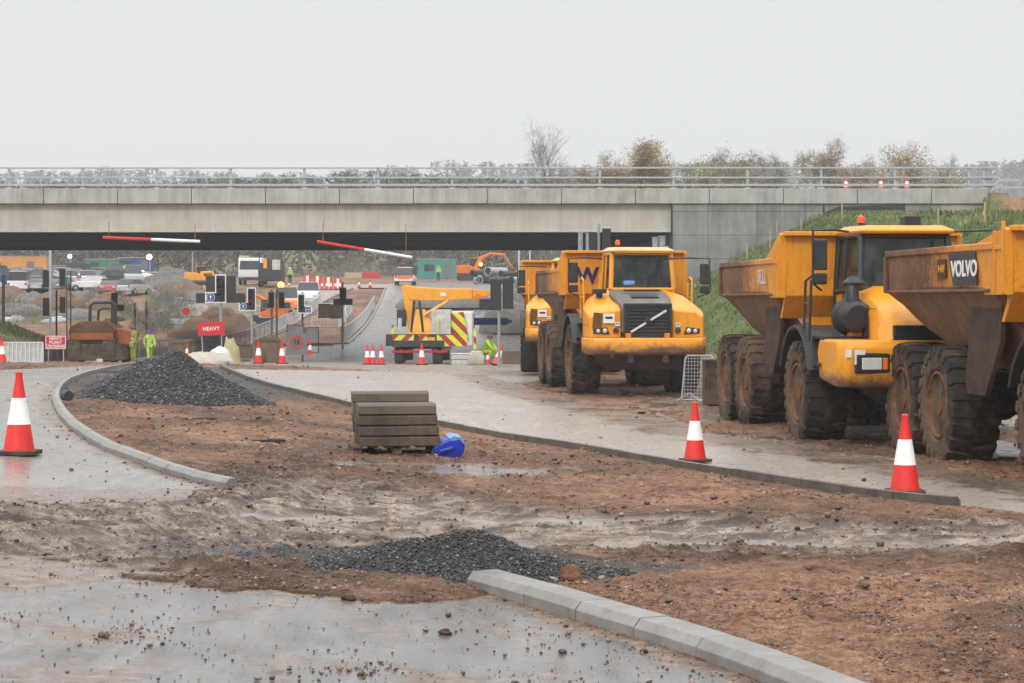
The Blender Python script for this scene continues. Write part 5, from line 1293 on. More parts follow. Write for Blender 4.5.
# ------------------------------------------------------------------ near small things
# slatted barrier
bx = X_(23.5, 96); br = empty('slatted_barrier', (bx, 96, Tz(bx, 96)), 0, 'pale grey slatted barrier behind the cone at the left edge', 'barrier')
w = X_(43, 96)-X_(4, 96)
for z in (.06, 1.0): b = MB(); b.box((0, 0, z), (w, .05, .07)); b.build('rail', M['galv_pale'], br)
b = MB(); b.box((0, .03, .53), (w, .01, .86)); b.build('backing', M['dirty_white'], br)
for i in range(10): b = MB(); b.box((-w/2+i*w/9, -.0, .53), (.06, .052, .88)); b.build('slat', M['galv_pale'], br)
# pallet of kerb stones
px0, py0 = G(394, 455); pal = empty('wooden_pallet', (px0, py0, Tz(px0, py0)+.01), R(9), 'brown timber pallet under the stack of kerb stones', 'pallet')
for y in (-.4, 0, .4):
    b = MB(); b.box((0, y, .02), (1.32, .10, .03)); b.build('bottom_board', M['wood'], pal)
    for x in (-.60, 0, .60): b = MB(); b.box((x, y, .085), (.14, .12, .10)); b.build('block', M['wood'], pal, .005)
for i in range(6): b = MB(); b.box((-.60+i*.24, 0, .15), (.14, 1.0, .028)); b.build('top_board', M['wood'], pal)
M['kerbstone'] = kerb_mat('stacked_kerb_concrete', (.034, .026, .017), (.078, .058, .038), .6)
M['kerbtop'] = kerb_mat('stacked_kerb_concrete_pale', (.062, .050, .035), (.135, .108, .08), .6)
Mw = Matrix.Translation(pal.location) @ Matrix.Rotation(R(9), 4, 'Z')
kg = 'kerb stones stacked on the pallet'
rows = ['bottom', 'second', 'third', 'fourth', 'topmost']
for lay in range(5):
    n = 4 if lay < 3 else (3 if lay == 3 else 1)
    for j in range(n):
        yy = -.42+j*.27 if lay < 4 else .12
        ox = .02*(2-lay)-.03*(n-1-j)*0+random.uniform(-.02, .02)-(.03 if lay == 4 else 0)
        ln = 1.20 if lay < 3 else 1.17
        b = MB(); hgt = .156
        b.prism([(-.125, 0), (.125, 0), (.125, hgt), (-.08, hgt), (-.125, hgt-.035)], -ln/2, ln/2, 'x')
        q = b.build('kerb_stone', M['kerbtop' if lay >= 3 else 'kerbstone'], None, .006)
        q.location = Mw @ Vector((ox, yy, .166+lay*.159)); q.rotation_euler = (0, 0, R(9)+random.uniform(-.008, .008))
        where = 'front' if j == 0 else ('back' if j == n-1 else 'middle')
        lb = {0: 'kerb stone in the bottom layer on the pallet', 1: 'kerb stone in the second layer on the pallet', 2: 'kerb stone in the third layer on the pallet', 3: 'paler kerb stone in the upper layer on the pallet', 4: 'single kerb stone lying on top of the whole stack'}[lay]
        if lay < 4: lb = lb.replace('kerb stone', {'front': 'kerb stone at the front', 'back': 'kerb stone at the back', 'middle': 'kerb stone in the middle'}[where], 1).replace('paler kerb stone', 'paler kerb stone')
        tag(q, lb, 'kerb stone', kg)
# blue jerrycan lying against the stack
jx, jy = G(447, 459); jc = empty('jerrycan', (jx, jy, Tz(jx, jy)+.12), 0, 'blue plastic jerrycan tipped over beside the pallet of kerb stones', 'jerrycan')
jc.rotation_euler = (R(8), R(-24), R(12)); jc.scale = (1.25, 1.25, 1.25); jc.location.z += .03
b = MB(); b.prism([(-.17, -.11), (.12, -.13), (.19, -.08), (.19, .08), (.12, .13), (-.13, .13), (-.17, .08)], -.11, .11); b.build('can', M['blue'], jc, .03, seg=3)
b = MB(); b.tube([(-.12, -.125, .02), (-.10, -.15, .05), (.03, -.15, .03), (.06, -.12, .02)], .022, 8); b.build('handle', M['blue'], jc, 0, True)
b = MB(); b.cyl((-.15, -.04, -.08), (-.21, -.04, -.10), .035, n=12); b.build('cap', M['blue'], jc, .005)
b = MB(); b.prism([(.06, .10), (.17, .07), (.195, .0), (.198, -.06), (.205, -.05), (.205, .085), (.13, .14), (.06, .14)], -.112, .112); b.build('pale_side', M['blue_pale'], jc, .015)  # paler blue shell over the upper right end of the can
# mesh barrier and block between the two front trucks
mb = empty('mesh_barrier', (*G(695, 402), 0), R(-12), 'leaning steel mesh barrier between the two nearest facing dump trucks', 'barrier'); mb.location.z = Tz(mb.location.x, mb.location.y); mb.rotation_euler.x = R(-8)
hh, ww = 1.12, .46
b = MB(); b.tube([(-ww*.7, 0, .05), (-ww*.55, 0, hh-.1), (-ww*.45, 0, hh), (ww*.8, 0, hh), (ww, 0, hh-.1), (ww, 0, .05), (-ww*.7, 0, .05)], .022, 8); b.build('frame', M['galv'], mb, 0, True)
b = MB()
for i in range(9): x = -ww*.55+i*(ww*1.5)/9; b.cyl((x, 0, .08), (x, 0, hh-.02), .006, n=4)
for i in range(12): b.cyl((-ww*.6, 0, .12+i*.085), (ww, 0, .12+i*.085), .006, n=4)
m_ = b.build('mesh', M['galv'], mb)
b = MB(); b.tube([(-ww*.9, -.25, 0), (-ww*.3, .1, .22), (ww*.3, -.25, .0), (ww*.6, -.3, 0)], .02, 6); b.build('foot', M['galv'], mb, 0, True)
x, y = G(717, 406); b = MB(); b.box((0, 0, .53), (.50, .7, 1.06)); q = b.build('concrete_block', M['chassis'], None, .03); q.location = (x, y+.6, Tz(x, y)); tag(q, 'dark muddy concrete block right of the leaning mesh barrier', 'block')
# brown box and blocks at the roundabout
def blk(px0, px1, py0, py1, Y, mat, label, name='crate', cat='crate', dep=.8, rough=False):
    x = (X_(px0, Y)+X_(px1, Y))/2; w = X_(px1, Y)-X_(px0, Y); zb = Z_(py1, Y); h = Z_(py0, Y)-zb
    o = empty(name, (x, Y, zb), random.uniform(-.06, .06), label, cat)
    b = MB(); b.box((0, 0, h*.5), (w, dep, h)); b.build('panel', M[mat], o, .02)
    b = MB()
    for s in (-1, 1): b.box((s*w*.5, -dep*.5-.02, h*.5), (.07, .06, h+.04))
    b.box((0, -dep*.5-.02, h), (w-.08, .05, .07)); b.build('batten', M['wood'], o)
    if rough:
        b = MB(); b.loft([[(-w*.46, -.3, h), (w*.46, -.3, h), (w*.46, .3, h), (-w*.46, .3, h)], [(-w*.40, -.2, h+.10), (w*.30, -.2, h+.05), (w*.42, .2, h+.12), (-w*.2, .2, h+.16)]]); b.build('fill', M['mudsteel'], o, .03)
    return o
blk(256.5, 280.5, 340, 362.5, 87, 'brown_board', 'brown boarded box filled with rubble between two cones', rough=True)
blk(191, 210.5, 341.5, 353, 89, 'brown_board', 'low brown boarded block left of the black barrier stack')
blk(231, 252.5, 344, 358, 90, 'brown_board', 'low brown boarded block right of the black barrier stack')
blk(171, 186, 342, 354.5, 90, 'brown_board', 'brown boarded block left of the small cone behind the heap tip')
# black stack
st_ = empty('barrier_stack', (X_(212, 88.3), 88.3, Tz(X_(212, 88.3), 88.3)), 0, 'ragged stack of black plastic barrier sections below the tilted red sign', 'barrier stack')
for i in range(9):
    z = .35+i*.105; w = 1.55 if i < 6 else 1.25; ox = -.05+random.uniform(-.06, .06)+(.12 if i < 6 else -.12)
    b = MB(); b.prism([(-w/2, 0), (-w/2-.05, .03), (-w/2, .06), (-w/2+.04, .095), (w/2-.04, .095), (w/2, .06), (w/2+.05, .03), (w/2, 0)], -.4, .4); q = b.build('section', M['black'], st_, .008); q.location = (ox, 0, z)
b = MB(); b.box((.1, 0, .17), (1.3, .7, .34)); b.build('base', M['wood'], st_, .01)
# tarpaulin heap and sacks
def lump(name, px, py, w, d, h, mat, label, cat, seed=1, Y=None):
    x, y = G(px, py) if Y is None else (X_(px, Y), Y)
    nr, na = 26, 60; rr, aa = np.meshgrid(np.linspace(0, 1, nr)**.8, np.linspace(0, 2*np.pi, na, endpoint=False), indexing='ij')
    a = rr*np.cos(aa); c = rr*np.sin(aa); f = np.clip(1-rr**2.2, 0, 1)**.6; lim = 1+.35*(fbm(np.cos(aa)*1.6+seed, np.sin(aa)*1.6+seed, seed+9, 3)-.5)
    z = h*f*(.55+.9*fbm(a*1.8+seed, c*1.8+seed*3, seed, 4))+(fbm(a*6+seed, c*6, seed+3, 3)-.5)*h*.35*f-.08*(rr > .97)
    V = np.stack([a*w/2*lim, c*d/2*lim, z], -1).reshape(-1, 3); ii = np.arange(nr*na).reshape(nr, na); i2 = np.roll(ii, -1, axis=1)
    keepf = np.stack([ii[:-1], ii[1:], i2[1:], i2[:-1]], -1).reshape(-1, 4)
    o = np_mesh(name, V, keepf, M[mat] if isinstance(mat, str) else mat, None, None, True); o.location = (x, y, Tz(x, y)); tag(o, label, cat); return o
lump('tarpaulin', 207, 371, 2.2, 2.0, .42, 'tarp', 'crumpled cream tarpaulin heap behind the right slope of the tall gravel heap', 'tarpaulin', 3, 76)
lump('sheet_bag', 219, 360, 1.0, .9, .45, 'galv_pale', 'small grey blue plastic sheet on the tarpaulin heap', 'plastic sheet', 5, 79).location.z += .18
lump('sand_sack', 231, 361, .75, .7, .95, 'sack', 'yellowish sack standing right of the tarpaulin heap', 'sack', 8, 82) if 'sack' in M else None
M['sack'] = plain('yellowish_sack', (.42, .36, .20), .8, .25, 4)
lump('sand_sack', 231, 361, .75, .7, 1.0, 'sack', 'yellowish sack standing right of the tarpaulin heap', 'sack', 8, 82)
M['sandheap'] = plain('brown_sand', (.17, .105, .068), .9, .3, 2, bump=.5)
M['grubble'] = plain('grey_rubble', (.155, .145, .13), .85, .35, 3, bump=.6)
lump('sand_heap', 214, 331, 6.5, 6, 1.7, 'sandheap', 'smooth brown sand heap behind the red sign and triple signal heads', 'sand heap', 11, 147)
lump('rubble_heap', 526, 340, 7, 8, 3.2, 'grubble', 'grey rubble mound left of the hidden dump truck beyond the signal heads', 'rubble heap', 14, 152)
lump('rubble_heap', 448, 300, 9, 7, 1.5, 'grubble', 'low grey rubble heap beyond the crane boom', 'rubble heap', 17, 178)
# short dark boards half sunk in the red earth
for px, py, w, lb in ((200, 422, .62, 'short black plank lying flat on red earth right of the flat brown rock'), (269, 444, .52, 'black strip lying on the red earth left of the pallet'), (118, 374, .9, 'dark plank on the grey stone dust inside the curved kerb'), (1014, 636, .20, 'small black scrap by the right edge of the red earth')):
    x, y = G(px, py); b = MB(); b.box((0, 0, .03), (w, .10, .05)); b.box((w*.2, .0, .055), (w*.5, .05, .02)); q = b.build('plank', M['black'], None, .006); q.location = (x, y, Tz(x, y)+.02); q.rotation_euler.z = random.uniform(-.1, .1); tag(q, lb, 'plank')
x, y = G(59, 405); b = MB(); b.lathe([(.13, -.2), (.14, -.2), (.14, .2), (.10, .2), (.10, -.1), (.02, -.1)], 'y', 20); q = b.build('pipe_end', M['charcoal'], None, 0, True); q.location = (x+.15, y, Tz(x, y)+.18); q.rotation_euler.z = .5; q.scale = (.7, .7, .7); tag(q, 'short dark pipe end lying against the inside of the curved kerb', 'pipe')
b = MB(); b.ball((0, 0, 0), .012, 6)
# ------------------------------------------------------------------ trees, wood, grass
def leaf_mat(name, stops):
    t = NT(name); n = t.attr('tone'); t.col(t.ramp(n, stops)); t.rough(.8); return t.m
M['leaf_brown'] = leaf_mat('autumn_leaves', [(0, (.22, .15, .07)), (.5, (.40, .29, .13)), (1, (.55, .44, .22))])
M['leaf_green'] = leaf_mat('olive_leaves', [(0, (.19, .17, .08)), (.5, (.32, .29, .14)), (1, (.48, .42, .22))])
M['twig'] = leaf_mat('bare_twigs', [(0, (.11, .095, .08)), (1, (.22, .19, .16))])
M['grass_blade'] = leaf_mat('grass_blades', [(0, (.055, .065, .025)), (.5, (.11, .145, .045)), (.8, (.17, .19, .07)), (1, (.34, .29, .16))])
def tri_cloud(name, P, D, L, Wd, mat, parent=None, tone=None):
    """slender triangles at P along D, length L, width Wd"""
    n = len(P); D = D/np.linalg.norm(D, axis=1)[:, None]; r = rng.normal(size=(n, 3)); S_ = np.cross(D, r); S_ /= np.linalg.norm(S_, axis=1)[:, None]
    a = P-S_*Wd[:, None]/2; b = P+S_*Wd[:, None]/2; c = P+D*L[:, None]
    V = np.stack([a, b, c], 1).reshape(-1, 3); return np_mesh(name, V, np.arange(3*n).reshape(-1, 3), mat, parent, dict(tone=np.repeat(rng.random(n) if tone is None else tone, 3)))
def tree(px, py_top, Y, zb, label, leafy='leaf_brown', dens=1.0, spread=.42, name='tree', cat='tree', group='trees behind the bridge', stems=1, bare=False):
    x = X_(px, Y); H = Z_(py_top, Y)-zb; o = empty(name, (x, Y, zb), 0, label, cat, group)
    b = MB(); tips = []
    def grow(p, d, L, r, k):
        q = p; pts = [p]; rs = [r]
        for i in range(3):
            d = (d+Vector((random.gauss(0, .10), random.gauss(0, .10), random.gauss(.03, .05)))).normalized(); q = q+d*L/3; pts.append(q); rs.append(r*(1-.2*(i+1)))
        b.tube(pts, rs, 5 if k < 2 else 3)
        if k >= 2: tips.extend([(Vector(p_), d.copy()) for p_ in pts[1:]])
        if k < 4:
            for _ in range(3 if k else 5):
                a = random.uniform(0, 6.28); sp = random.uniform(.35, .8)*spread/.42
                nd = (d*math.cos(sp)+Vector((math.cos(a), math.sin(a), .15))*math.sin(sp)).normalized()
                grow(pts[random.choice((1, 2, 3))] if k else pts[1].lerp(pts[3], random.random()), nd, L*random.uniform(.5, .72), r*.5, k+1)
    for s in range(stems):
        grow(Vector((random.uniform(-.3, .3)*(stems > 1), 0, 0)), Vector((random.uniform(-.35, .35)*(stems > 1), 0, 1)).normalized(), H*.50, H*.016, 0)
    top = max(t[0].z for t in tips); k = H/top*.97
    b.v = [(v[0]*k, v[1]*k, v[2]*k) for v in b.v]; b.build('trunk', M['bark'], o)
    T_ = np.array([list(t[0]*k) for t in tips]); Dn = np.array([list(t[1]) for t in tips])
    m = 3 if bare else 5; P_ = np.repeat(T_, m, 0)+rng.normal(size=(len(T_)*m, 3))*H*.022; D_ = np.repeat(Dn, m, 0)+rng.normal(size=P_.shape)*.7
    tri_cloud('twigs', P_, D_, rng.uniform(.04, .09, len(P_))*H, np.full(len(P_), H*.0022), M['twig'], o)['kind'] = 'stuff'
    if not bare:
        m = int(7*dens); c = (fbm(T_[:, 0]*.9, T_[:, 2]*.9, int(px), 3) > .40); T2 = T_[c]
        P_ = np.repeat(T2, m, 0)+rng.normal(size=(len(T2)*m, 3))*H*.035
        tone = np.clip(fbm(P_[:, 0]*.8, P_[:, 2]*.8, 5, 3)*1.2-.2+rng.normal(0, .15, len(P_)), 0, 1)
        tri_cloud('crown', P_, rng.normal(size=P_.shape), np.full(len(P_), H*.018), np.full(len(P_), H*.016), M[leafy], o, tone)
    return o
random.seed(3)
tree(551, 111, 235, 4.8, 'tall slender bare tree standing alone above the middle of the bridge', bare=True, spread=.25).scale = (.72, .72, 1)
tree(613, 151, 185, 8.0, 'small brown leaved bush left of the rounded autumn tree', dens=.8, spread=.5, stems=2)
tree(640, 141, 185, 7.9, 'rounded rust brown autumn tree above the front dump truck', dens=1.2, spread=.55, stems=3)
tree(715, 144, 190, 7.9, 'broad olive brown bush above the wall joint of the bridge', 'leaf_green', 1.1, .6, stems=3)
tree(780, 151, 200, 8, 'thin nearly bare shrub left of the airy birch', dens=.25, spread=.5, stems=2)
tree(822, 136, 185, 8, 'airy half bare birch, tallest of the trees right of the autumn tree', dens=.55, spread=.48, stems=2)
tree(862, 156, 200, 8, 'low brown bush between the birch and the golden tree', dens=.7, spread=.55, stems=2)
tree(897, 142, 185, 8, 'golden brown leaved tree on the right part of the bridge skyline', dens=1.2, spread=.5, stems=2)
tree(952, 152, 190, 8, 'bare pale shrub at the right end of the skyline', dens=.15, spread=.5, stems=2)
tree(744, 154, 205, 8, 'faint thin shrub right of the broad olive bush', dens=.3, spread=.5, stems=2)
# the far wood as one mass: near brush row and fainter conifers behind
def wood(name, n, Y0, Y1, u0, u1, top, mat, conifer):
    Ps = []; Ds = []; Ls = []; Ws = []
    for i in range(n):
        Y = random.uniform(Y0, Y1); u = random.uniform(u0, u1); X = u*Y; zb = Tz(X, Y)
        H = Z_(top(u)+random.gauss(0, 2.2), Y)-zb; 
        if H < 2: continue
        m = 430; h = rng.uniform(0, 1, m)**(.8 if not conifer else 1.1)
        rad = H*(.05+.17*(1-h)*(1 if conifer else (.5+2*h))) ; a = rng.uniform(0, 6.28, m); q = rng.uniform(.1, 1, m)**.5
        P_ = np.stack([X+rad*q*np.cos(a), Y+rad*q*np.sin(a), zb+H*h*.97], -1)
        D_ = np.stack([np.cos(a)*.7, np.sin(a)*.7, np.full(m, .55 if not conifer else -.15)], -1)+rng.normal(size=(m, 3))*.3
        Ps.append(P_); Ds.append(D_); Ls.append(rng.uniform(.04, .10, m)*H); Ws.append(rng.uniform(.010, .028, m)*H)
    P_ = np.concatenate(Ps); o = tri_cloud(name, P_, np.concatenate(Ds), np.concatenate(Ls), np.concatenate(Ws), mat); tag(o, kind='stuff'); return o
M['wood_a'] = leaf_mat('far_brush', [(0, (.05, .048, .036)), (.6, (.13, .125, .10)), (1, (.24, .21, .16))]); M['wood_b'] = leaf_mat('far_conifers', [(0, (.02, .028, .022)), (1, (.045, .06, .045))])
wood('far_brush', 230, 290, 350, -.33, .12, lambda u: 184-9*sstep(-.20, -.10, u)+5*sstep(-.06, .0, u), M['wood_a'], False)
wood('far_wood', 300, 900, 1020, -.33, .33, lambda u: 171-8*sstep(-.1, .0, u)+3*math.sin(u*40), M['wood_b'], True)
# shrubs among the compound
M['shrub'] = leaf_mat('grey_winter_shrub', [(0, (.08, .075, .06)), (.6, (.16, .15, .12)), (1, (.30, .28, .25))])
def shrub(px, Y, h, w, label, mat='shrub', group='scrubby shrubs beyond the bridge'):
    x = X_(px, Y); n = 900; a = rng.uniform(0, 6.28, n); q = rng.uniform(0, 1, n)**.6; hh = rng.uniform(0, 1, n)
    P_ = np.stack([q*np.cos(a)*w/2*(1-.4*hh), q*np.sin(a)*w/2*(1-.4*hh), hh*h*(1-.5*q)], -1); D_ = np.stack([np.cos(a)*.5, np.sin(a)*.5, np.ones(n)], -1)+rng.normal(size=(n, 3))*.35
    o = tri_cloud('shrub', P_, D_, rng.uniform(.15, .4, n)*h*.6, rng.uniform(.015, .05, n), M[mat]); o.location = (x, Y, Tz(x, Y)); tag(o, label, 'shrub', group)
for px, Y, h, w in ((142, 150, 1.8, 2.4), (153, 158, 2.2, 2.6), (163, 150, 1.7, 2.2), (172, 160, 1.9, 2.5), (130, 165, 1.8, 2), (158, 172, 2.4, 3), (181, 168, 2.6, 3), (120, 172, 2.2, 3), (170, 178, 2.0, 3), (96, 180, 2, 3), (30, 160, 1.6, 4), (12, 170, 1.8, 4), (360, 262, 3.5, 7), (345, 268, 3.0, 6), (380, 270, 2.6, 6), (560, 200, 4.5, 5), (572, 215, 5, 6)):
    shrub(px, Y, h, w, 'scrubby grey brown shrub in the rough ground beyond the bridge')
# grass over the banks
n = 90000; X = np.concatenate([rng.uniform(4, 34, n), rng.uniform(-31, -25.8, 9000)]); Y = np.concatenate([rng.uniform(40, 112, n), rng.uniform(92, 118, 9000)])
bz = np.maximum(bank_right(X, Y), bank_left(X, Y)); k = (bz > .15) & ((bz < 8.25)) & (fbm(X*.8, Y*.8, 3, 3)+.12*rng.random(len(X)) > .42) & (np.abs(X/Y) < .32) & ~((X > 25) & (Y > 98)); X, Y = X[k], Y[k]
zq, _a = ground_fields(X, Y)
P_ = np.stack([X, Y, T(X, Y)+zq], -1); D_ = rng.normal(size=P_.shape)*.45; D_[:, 2] = 1
o = tri_cloud('bank_grass', P_, D_, rng.uniform(.08, .30, len(P_)), rng.uniform(.03, .09, len(P_)), M['grass_blade'], None, np.clip(fbm(X*.5, Y*.5, 8, 3)*1.6-.35+rng.normal(0, .16, len(X)), 0, 1)); tag(o, kind='stuff')
for i, (px, py, lb) in enumerate(((777, 238, 'leftmost'), (770, 247, ''), (801, 236, ''), (842, 222, ''), (938, 233, ''), (985, 228, ''), (747, 262, ''))):
    Y = 92 if px < 900 else 80; 
    # foot of the stake on the bank along that direction
    u = (px-512)/F; v = (py-HZ)/F; yy = 40.0
    while yy < 110 and HC-v*yy > Tz(u*yy, yy): yy += .2
    b = MB(); b.box((0, 0, .4), (.06, .06, 1.0)); b.prism([(-.03, -.03), (.03, -.03), (.03, .03), (-.03, .03)], .9, .93, 'z'); q = b.build('wooden_stake', M['wood_pale'], None, .008); q.location = (u*yy, yy, Tz(u*yy, yy)); q.rotation_euler.x = random.uniform(-.08, .08)
    tag(q, 'pale wooden stake driven into the grass bank', 'stake', 'stakes on the grass bank')

# ------------------------------------------------------------------ the compound and the traffic beyond the bridge
def shed(px0, px1, py0, py1, Y, mat, label, roof='galv', cat='container', name='container', door=True, base=None):
    x = (X_(px0, Y)+X_(px1, Y))/2; w = X_(px1, Y)-X_(px0, Y); zt = Z_(py0, Y); zb = min(Z_(py1, Y), zt-.5) if base is None else Z_(base, Y); h = zt-zb; d = 2.6
    o = empty(name, (x, Y, zb), 0, label, cat)
    b = MB(); b.box((0, d/2, h/2), (w, d, h))
    k = int(w/.35)
    for i in range(k): b.box((-w/2+(i+.5)*w/k, -.02, h/2), (w/k*.5, .06, h*.88))
    b.build('wall', M[mat], o, .01)
    b = MB(); b.box((0, d/2, h+.04), (w+.16, d+.16, .10)); b.build('roof', M[roof], o)
    if door:
        b = MB(); b.box((w*.28, -.07, h*.42), (.9, .05, h*.8)); b.build('door', M['sign_grey'], o)
        b = MB(); b.box((-w*.2, -.07, h*.62), (1.2, .05, h*.3)); b.build('window', M['glass_dark'], o)
    return o
M['red_clad'] = plain('brick_red_cladding', (.28, .07, .05), .7, .2); M['beige_clad'] = plain('beige_cladding', (.36, .32, .26), .7, .2)
shed(-25, 46, 256.5, 271, 262, 'orange_clad', 'long orange walled shed at the far left under the bridge', cat='shed', name='shed', base=284)
shed(-30, 44, 271, 280, 250, 'beige_clad', 'low beige site cabin in front of the orange shed', cat='cabin', name='site_cabin', base=286)
shed(84, 119, 259.5, 270, 262, 'green', 'green shipping container behind the parked cars', base=272)
shed(119, 151, 258, 268, 264, 'blue_clad', 'blue shipping container right of the green one', base=271)
shed(137, 169, 272.5, 281, 238, 'red_clad', 'brick red site cabin with pale roof below the blue container', 'white', 'cabin', 'site_cabin', base=284)
shed(84, 132, 271, 280, 248, 'galv', 'grey site cabin below the green container', 'white', 'cabin', 'site_cabin', base=283)
shed(143, 158, 279, 287, 226, 'beige_clad', 'small beige cabin left of the yellow machine', 'dirty_white', 'cabin', 'site_cabin', base=290)
shed(47, 80, 266, 277, 256, 'sign_grey', 'dark grey container between the orange shed and the green container', base=282)
shed(417.5, 456, 259.5, 271, 250, 'teal', 'teal container behind the crane boom', base=281)
o = shed(-30, 40, 276.5, 282, 236, 'white', 'long pale awning in front of the beige cabin', cat='awning', name='awning', door=False, base=280)

def car(px, Y, heading, col, label, L=4.3, Wd=1.8, H=1.48, kind='car', group='vehicles parked in the far compound', cat=None, dz=0):
    x = X_(px, Y); o = empty({'car': 'parked_car', 'van': 'parked_van', 'pickup': 'pickup_truck'}[kind], (x, Y, Tz(x, Y)+dz), heading, label, cat or {'car': 'car', 'van': 'van', 'pickup': 'pickup'}[kind], group)
    h = L/2; w = Wd/2
    if kind == 'car': prof = [(-h, .35), (-h+.02, .85), (-h+.45, 1.0), (h-1.0, .98), (h-.15, .80), (h, .35)]; cab_ = [(-h+.25, .95), (-h+.75, H), (h-1.9, H), (h-1.05, .95)]
    elif kind == 'van': prof = [(-h, .35), (-h, 1.15), (h-.9, 1.15), (h-.1, .95), (h, .35)]; cab_ = [(-h+.02, 1.1), (-h+.08, H), (h-1.5, H), (h-.75, 1.1)]
    else: prof = [(-h, .45), (-h, 1.15), (h-1.3, 1.18), (h-.12, 1.05), (h, .45)]; cab_ = [(-.6, 1.1), (-.45, H), (h-2.0, H), (h-1.3, 1.1)]
    b = MB(); b.prism(prof, -w, w); b.build('body', col if not isinstance(col, str) else M[col], o, .08)
    b = MB(); b.loft([[(cab_[0][0], -w*.96, cab_[0][1]), (cab_[3][0], -w*.96, cab_[3][1]), (cab_[3][0], w*.96, cab_[3][1]), (cab_[0][0], w*.96, cab_[0][1])], [(cab_[1][0], -w*.78, H), (cab_[2][0], -w*.78, H), (cab_[2][0], w*.78, H), (cab_[1][0], w*.78, H)]]); b.build('window', M['glass_car'], o, .03)
    b = MB(); b.box(((cab_[1][0]+cab_[2][0])/2, 0, H+.01), (cab_[2][0]-cab_[1][0]+.05, w*1.62, .05))
    b.build('roof', col if not isinstance(col, str) else M[col], o, .02)
    for s in (-1, 1):
        for xw in (-h+.8, h-.85):
            c = MB(); c.cyl((xw, s*(w-.18), .32), (xw, s*(w+.02), .32), .32, n=16); q = c.build('wheel', M['black'], o, .02)
            c = MB(); c.cyl((xw, s*(w+.01), .32), (xw, s*(w+.04), .32), .18, n=10); c.build('rim', M['galv'], q)
        c = MB(); c.box((h-.03, s*(w-.28), .72), (.08, .34, .16)); c.build('headlight', M['lens'], o, .02)
        c = MB(); c.box((-h+.02, s*(w-.16), .82), (.06, .20, .26)); c.build('tail_lamp', M['red'], o, .01)
    return o
M['glass_car'] = plain('dark_car_glass', (.03, .035, .04), .15, .2)
cols = {n_: plain(n_+'_car_paint', c_, .3, .08) for n_, c_ in dict(white=(.72, .72, .72), silver=(.40, .41, .42), grey=(.13, .135, .14), dark=(.03, .032, .04), red=(.30, .03, .025), blue=(.05, .09, .22)).items()}
seq = ['silver', 'white', 'grey', 'dark', 'white', 'red', 'silver', 'blue', 'white', 'grey', 'silver', 'white', 'dark', 'silver', 'red', 'white']
i = 0; cnt = {}; lot_cars = []
for Y, pxs in ((192, (-8, 17, 40, 62, 88, 112, 134)), (206, (-4, 20, 43, 66, 90, 108, 132)), (222, (6, 28, 50, 72, 96, 120, 140)), (238, (-6, 14, 36, 56, 78, 100))):
    for px in pxs:
        c_ = seq[i % 16]; hd = random.choice((-1, 1))*random.uniform(1.15, 1.9) if i % 4 else random.choice((0, math.pi))+random.uniform(-.3, .3)
        lot_cars.append((px+random.uniform(-3, 3), Y+random.uniform(-3, 3), hd, c_, 'van' if i % 6 == 1 else 'car', Y)); i += 1
pos_words = {192: 'front row', 206: 'second row', 222: 'third row', 238: 'back row'}
import collections
rown = collections.Counter()
ordn = ['first', 'second', 'third', 'fourth', 'fifth', 'sixth', 'seventh', 'eighth']
for px, Y, hd, c_, kd, Yr in lot_cars:
    w_ = ordn[rown[Yr]]; rown[Yr] += 1
    car(px, Y, hd, cols[c_], f'{c_} {kd}, {w_} from the left in the {pos_words[Yr]} of the far compound', kind=kd, H=2.0 if kd == 'van' else 1.48, L=4.6 if kd == 'van' else 4.1, Wd=1.9 if kd == 'van' else 1.72)
fc = R(-90)
hp = car(405.5, 206, R(88), 'white', 'far white patrol car with orange chevrons driving away up the road', Wd=1.9, H=1.75, group='vehicles on the far roads')
b = MB(); b.box((-2.17, 0, .78), (.03, 1.3, .34)); b.build('chevron_panel', M['orange_vis'], hp); b = MB(); b.box((.0, 0, 1.82), (.4, 1.2, .1)); b.build('light_bar', M['amber'], hp)
car(308.5, 181, R(-88), 'white', 'white pickup facing the camera on the far left carriageway', L=4.9, Wd=2.05, H=1.95, kind='pickup', group='vehicles on the far roads')
van_ = car(287, 172, R(-80), 'orange_vis', 'orange and white van with a lit amber beacon beside the white pickup', L=4.8, Wd=1.9, H=2.15, kind='van', group='vehicles on the far roads')
b = MB(); b.ball((.6, -.55, 2.35), .28, 10); b.build('lit_beacon', M['beacon_on'], van_, 0, True)
b = MB(); b.box((1.0, 0, 1.05), (1.6, 1.92, .35)); b.build('white_stripe', M['white'], van_)
# white lorry with its lamp rack
lY = 206.0; lo = empty('lorry', (X_(252.5, lY), lY, Tz(X_(252.5, lY), lY)), R(-90), 'white lorry cab facing the camera behind the triple signal heads', 'lorry')
b = MB(); b.prism([(0, .7), (1.95, .7), (2.05, 1.5), (1.85, 2.75), (0, 2.8)], -1.2, 1.2); b.build('cab', M['white'], lo, .08)
b = MB(); b.loft([[(2.06, -1.05, 1.55), (2.06, 1.05, 1.55), (1.92, 1.0, 2.45), (1.92, -1.0, 2.45)], [(2.0, -1.05, 1.55), (2.0, 1.05, 1.55), (1.86, 1.0, 2.45), (1.86, -1.0, 2.45)]]); b.build('windscreen', M['glass_car'], lo)
b = MB(); b.box((-2.2, 0, 1.9), (4.2, 2.4, 1.9)); b.build('load_body', M['charcoal'], lo, .03)
b = MB(); b.box((1.98, 0, .62), (.25, 2.3, .35)); b.build('bumper', M['charcoal'], lo, .03)
